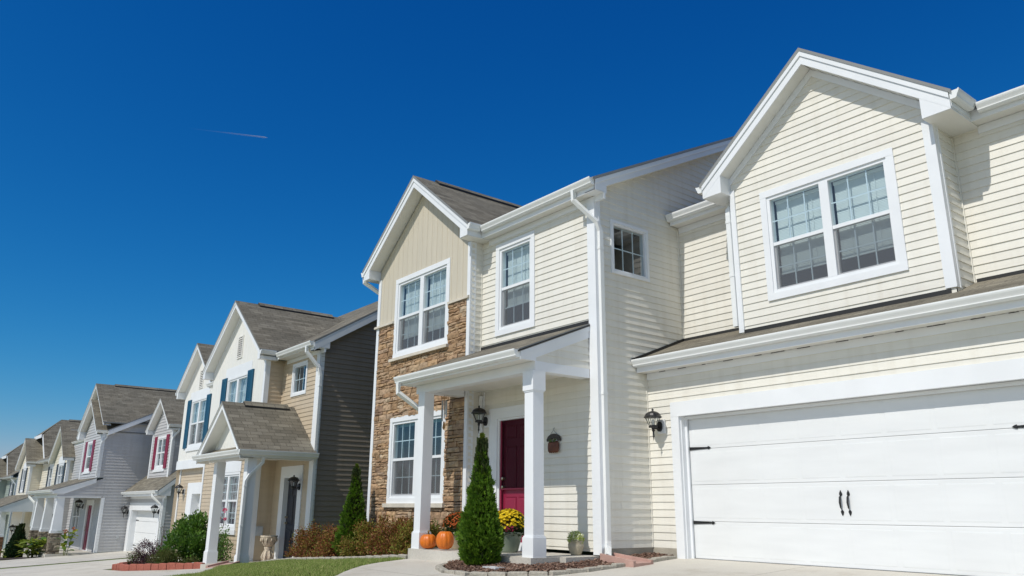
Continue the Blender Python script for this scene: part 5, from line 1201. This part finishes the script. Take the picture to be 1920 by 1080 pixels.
# wind chime
T = thing('wind_chime', 'silver tube wind chime with wooden sail hanging under the porch roof', 'wind chime', (-11.98, 7.9, 2.8)); cx, cy = -11.98, 7.9
mb = MB(); mb.rod([(cx, cy, 2.80), (cx, cy, 2.64)], .003, 'wire', 4); mb.lathe([(.055, 0), (.055, .012)], (cx, cy, 2.635), 'wood_post', 16); mb.build('top_disc', T)
for k in range(5):
    a = 2 * PI * k / 5; mb = MB(); x, y = cx + .045 * math.cos(a), cy + .045 * math.sin(a); L = .26 + .03 * k; mb.rod([(x, y, 2.635), (x, y, 2.60)], .002, 'wire', 4); mb.rod([(x, y, 2.60), (x, y, 2.60 - L)], .010, 'chime_metal', 8); mb.build('chime_tube', T)
mb = MB(); mb.rod([(cx, cy, 2.635), (cx, cy, 2.22)], .002, 'wire', 4); mb.prism([(cx, 2.07), (cx + .038, 2.11), (cx + .012, 2.22), (cx - .012, 2.22), (cx - .038, 2.11)], 'y', cy - .006, cy + .006, 'wood_post'); mb.build('sail', T)
# hanging pumpkin plaque
T = thing('wall_plaque', 'dark arched sign with a brown pumpkin hanging on the porch wall', 'plaque', (-9.75, 8.58, 1.6)); cx, y = -9.75, 8.575
mb = MB(); A = [(cx + .16 * math.cos(t), 1.80 + .095 * math.sin(t)) for t in np.linspace(0, PI, 12)]; A = [(cx + .165, 1.775), (cx + .165, 1.81)] + A[1:-1] + [(cx - .165, 1.81), (cx - .165, 1.775), (cx - .11, 1.775)] + [(cx + .1 * math.cos(t), 1.79 + .03 * math.sin(t)) for t in np.linspace(PI, 0, 6)] + [(cx + .11, 1.775)]
mb.prism(A, 'y', y - .012, y + .012, 'plaque_dark'); mb.build('sign_board', T)
mb = MB(); mb.rod([(cx - .11, y, 1.86), (cx, y - .004, 1.955), (cx + .11, y, 1.86)], .004, 'wire', 5); mb.rod([(cx, y, 1.955), (cx - .01, y, 1.975), (cx + .012, y, 1.99), (cx + .02, y, 1.975)], .005, 'wire', 5); mb.build('hanger', T)
mb = MB()
for dx, w_ in ((-.085, .05), (-.045, .055), (0, .06), (.045, .055), (.085, .05)): mb.lathe([(.005, 0), (w_ * .8, .03), (w_, .09), (w_ * .85, .16), (.01, .19)], (cx + dx, y - .01, 1.585), 'plaque_pumpkin', 12, (1, .45))
mb.rod([(cx, y, 1.77), (cx + .01, y, 1.80)], .012, 'pumpkin_stem', 6)
for sx in (-1, 1): leaf(mb, Vector((cx, y - .03, 1.765)), Vector((sx, 0, .35)), Vector((0, -1, .2)), .11, .03, 'box_leaf')
mb.build('pumpkin_cutout', T)
# splash blocks, lid, post, mat, urn
def splash(x, y, a, z, label, m='splash_pink'):
    mb = MB(); ca, sa = math.cos(a), math.sin(a); P = lambda u, v, w_: (x + u * ca - v * sa, y + u * sa + v * ca, z + w_ - u * .05)
    for v0, v1, h in ((-.17, -.13, .075), (.13, .17, .075), (-.13, .13, .03)):
        k = 1.35; V = [P(-.05, v0, -.04), P(.6, v0 * k, -.04), P(.6, v1 * k, -.04), P(-.05, v1, -.04), P(-.05, v0, h + .02), P(.6, v0 * k, h * .7), P(.6, v1 * k, h * .7), P(-.05, v1, h + .02)]
        mb.mesh(V, [(0, 3, 2, 1), (4, 5, 6, 7), (0, 1, 5, 4), (1, 2, 6, 5), (2, 3, 7, 6), (3, 0, 4, 7)], m)
    mb.box(0, 0, 0, 0, 0, 0, m); mb.v = mb.v[:-8]; mb.f = mb.f[:-6]; mb.m = mb.m[:-6]; mb.uv = mb.uv[:-6]
    return tag(mb.build('splash_block', loc=(x, y, z)), label, 'splash block', 'splash blocks under downspouts')
splash(-8.56, 8.60, .1, gz(-8.3, 8.6) + .06, 'pinkish splash block under the cream house downspout')
splash(-18.72, 6.72, -1.0, gz(-18.7, 6.6) + .05, 'pinkish splash block under the tan house porch downspout')
mb = MB(); mb.prism([(-9.32, 6.86), (-9.0, 6.84), (-8.98, 7.0), (-9.30, 7.03)], 'z', zb1(-9.1, 6.9) + .03, zb1(-9.1, 6.9) + .052, 'lid'); mb.box(-9.2, -9.1, 6.91, 6.95, zb1(-9.1, 6.9) + .052, zb1(-9.1, 6.9) + .057, 'lid')
tag(mb.build('utility_lid', loc=(-9.15, 6.94, zb1(-9.1, 6.9))), 'pale flat utility cover lying in the bark mulch', 'utility cover')
z = gz(-18.2, 8.15); mb = MB(); mb.lathe([(.062, -.1), (.06, .42), (.066, .46), (.062, .5), (.04, .52)], (-18.2, 8.15, z), 'wood_post', 14); tag(mb.build('wooden_post', loc=(-18.2, 8.15, z)), 'short orange brown wooden post left of the reddish hedge', 'post')
mb = MB(); mb.box(-20.2, -19.35, 7.75, 8.35, -.659, -.642, 'mat_red'); mb.box(-20.1, -19.45, 7.84, 8.26, -.6425, -.638, 'splash_pink'); tag(mb.build('doormat', loc=(-19.8, 8, -.66)), 'faded red doormat before the navy front door', 'doormat')
T = thing('urn_planter', 'ornate cream stone urn on a pedestal beside the navy front door', 'planter', (-20.5, 8.25, -.66)); c = (-20.5, 8.25, -.66)
mb = MB(); mb.lathe([(.14, 0), (.145, .03), (.12, .06), (.135, .12), (.14, .18), (.115, .25), (.085, .32), (.1, .36), (.1, .39)], c, 'urn_stone', 16)
for k in range(8): a = 2 * PI * k / 8; mb.rod([(c[0] + .13 * math.cos(a), c[1] + .13 * math.sin(a), c[2] + .05), (c[0] + .15 * math.cos(a), c[1] + .15 * math.sin(a), c[2] + .16), (c[0] + .1 * math.cos(a), c[1] + .1 * math.sin(a), c[2] + .3)], [.02, .03, .015], 'urn_stone', 6)
mb.build('pedestal', T, smooth=True)
mb = MB(); mb.lathe([(.08, .39), (.12, .42), (.165, .50), (.185, .58), (.2, .62), (.215, .64), (.215, .67), (.19, .67), (.17, .62), (.01, .6)], c, 'urn_stone', 20)
for k in range(10): a = 2 * PI * k / 10; mb.rod([(c[0] + .15 * math.cos(a), c[1] + .15 * math.sin(a), c[2] + .46), (c[0] + .195 * math.cos(a), c[1] + .195 * math.sin(a), c[2] + .55), (c[0] + .2 * math.cos(a), c[1] + .2 * math.sin(a), c[2] + .61)], [.012, .026, .014], 'urn_stone', 6)
mb.build('bowl', T, smooth=True)
# ------------------------------------------------------------------ contrail, some nine kilometres off
m, nt, o = nodes('contrail'); d = N(nt, 'ShaderNodeBsdfDiffuse'); d.inputs[0].default_value = (.9, .9, .9, 1); t = N(nt, 'ShaderNodeBsdfTransparent')
uv = N(nt, 'ShaderNodeUVMap'); sp_ = N(nt, 'ShaderNodeSeparateXYZ'); lk(nt, uv.outputs[0], sp_.inputs[0]); rr = ramp(nt, [(0, (0, 0, 0)), (.3, (.03,) * 3), (.6, (.12,) * 3), (.93, (.24,) * 3), (.97, (.28,) * 3), (1, (.05,) * 3)]); lk(nt, sp_.outputs[0], rr.inputs[0])
mx = N(nt, 'ShaderNodeMixShader'); lk(nt, rr.outputs[0], mx.inputs[0]); lk(nt, t.outputs[0], mx.inputs[1]); lk(nt, d.outputs[0], mx.inputs[2]); lk(nt, mx.outputs[0], o.inputs[0])
A, B = Vector((-6887, 1669, 3300)), Vector((-6607, 2314, 3300)); mb = MB(); n = 24; ks = 8; ax = (B - A).normalized(); u_ = ax.orthogonal().normalized(); v_ = ax.cross(u_)
for i in range(n):
    for k in range(ks):
        def q(ii, kk): tt = ii / n; r = 2.5 + 4.5 * tt if tt < .97 else 3; aa = 2 * PI * kk / ks; return A.lerp(B, tt) + (u_ * math.cos(aa) + v_ * math.sin(aa)) * r
        mb.face([q(i, k), q(i + 1, k), q(i + 1, k + 1), q(i, k + 1)], 'contrail', [(i / n, 0), ((i + 1) / n, 0), ((i + 1) / n, 1), (i / n, 1)])
tag(mb.build('contrail', loc=tuple(B), smooth=True), 'short thin white contrail high in the blue sky', 'contrail')
mb = MB(); xs = [x for x in np.arange(-110, 30.1, 1.0)]; ys = [-40, -20, -10, -6] + [y for y in np.arange(-4, 20.1, .7)] + [25, 40, 60]
Vv = [(x, y, gz(x, y)) for y in ys for x in xs]; nx = len(xs)
mb.mesh(Vv, [(j * nx + i, j * nx + i + 1, (j + 1) * nx + i + 1, (j + 1) * nx + i) for j in range(len(ys) - 1) for i in range(nx - 1)], 'ground_grass')
gnd = mb.build('ground'); gnd['kind'] = 'structure'
# ------------------------------------------------------------------ camera, light, sky
cd = bpy.data.cameras.new('camera'); cam = bpy.data.objects.new('camera', cd); COL.objects.link(cam)
cd.sensor_width = 36; cd.lens = 36 * 1471.1 / 1920; cd.clip_end = 30000; cd.clip_start = .05
M = Matrix([[0.6205969748163298, 0.2088998077183143, 0.7557911518297042], [0.7840994539517476, -0.17379320830452102, -0.5958053096941924], [0.006887754451986179, 0.9623704022269558, -0.2716537644799653]])
cam.matrix_world = Matrix.Translation((0, 0, .7)) @ M.to_4x4(); S.camera = cam
to_sun = Vector((.12, -1, 1.19)).normalized()
sd = bpy.data.lights.new('sun', 'SUN'); sd.energy = SUN; sd.angle = math.radians(.55); sd.color = (1, .955, .885)
so = bpy.data.objects.new('sun', sd); COL.objects.link(so); so.rotation_euler = to_sun.to_track_quat('Z', 'Y').to_euler(); so.location = (0, -20, 30)
w = bpy.data.worlds.new('World'); S.world = w; w.use_nodes = True; nt = w.node_tree; nt.nodes.clear()
sk = nt.nodes.new('ShaderNodeTexSky'); sk.sky_type = 'NISHITA'; sk.sun_disc = False
sk.sun_elevation = math.asin(to_sun.z); sk.sun_rotation = math.atan2(to_sun.x, to_sun.y)
sk.altitude = SKY[0]; sk.air_density = SKY[1]; sk.dust_density = SKY[2]; sk.ozone_density = SKY[3]
bg = nt.nodes.new('ShaderNodeBackground'); bg.inputs[1].default_value = SKY[4]; ow = nt.nodes.new('ShaderNodeOutputWorld')
# polarised look of the photograph: per-channel response of the sky
sp = nt.nodes.new('ShaderNodeSeparateColor'); cb = nt.nodes.new('ShaderNodeCombineColor'); nt.links.new(sk.outputs[0], sp.inputs[0])
for i, (pw, gn, cl) in enumerate(GRADE):
    po = nt.nodes.new('ShaderNodeMath'); po.operation = 'POWER'; po.inputs[1].default_value = pw
    mu = nt.nodes.new('ShaderNodeMath'); mu.operation = 'MULTIPLY'; mu.inputs[1].default_value = gn
    li = nt.nodes.new('ShaderNodeMath'); li.operation = 'MULTIPLY'; li.inputs[1].default_value = cl
    mn = nt.nodes.new('ShaderNodeMath'); mn.operation = 'MINIMUM'
    nt.links.new(sp.outputs[i], po.inputs[0]); nt.links.new(po.outputs[0], mu.inputs[0]); nt.links.new(sp.outputs[i], li.inputs[0])
    nt.links.new(mu.outputs[0], mn.inputs[0]); nt.links.new(li.outputs[0], mn.inputs[1]); nt.links.new(mn.outputs[0], cb.inputs[i])
# deep blue opposite the sun, the out-of-view sky towards it brightened and warmed to lift the shade
tc = nt.nodes.new('ShaderNodeTexCoord'); dt = nt.nodes.new('ShaderNodeVectorMath'); dt.operation = 'DOT_PRODUCT'; dt.inputs[1].default_value = to_sun
nt.links.new(tc.outputs['Generated'], dt.inputs[0]); mr = nt.nodes.new('ShaderNodeMapRange'); mr.interpolation_type = 'SMOOTHSTEP'
mr.inputs['From Min'].default_value = .32; mr.inputs['From Max'].default_value = .62; nt.links.new(dt.outputs['Value'], mr.inputs['Value'])
mi = nt.nodes.new('ShaderNodeMix'); mi.data_type = 'RGBA'; nt.links.new(mr.outputs[0], mi.inputs[0]); nt.links.new(cb.outputs[0], mi.inputs[6])
tn = nt.nodes.new('ShaderNodeMix'); tn.data_type = 'RGBA'; tn.blend_type = 'MULTIPLY'; tn.inputs[0].default_value = 1; tn.inputs[7].default_value = (*TINT, 1)
nt.links.new(sk.outputs[0], tn.inputs[6]); nt.links.new(tn.outputs[2], mi.inputs[7]); nt.links.new(mi.outputs[2], bg.inputs[0]); nt.links.new(bg.outputs[0], ow.inputs[0])
S.view_settings.view_transform = 'Standard'; S.view_settings.look = 'None'; S.view_settings.gamma = 1; S.view_settings.exposure = EXPO
S.cycles.max_bounces = 8; S.cycles.transparent_max_bounces = 24
for o in bpy.data.objects:
    if '_o' in o: del o['_o']
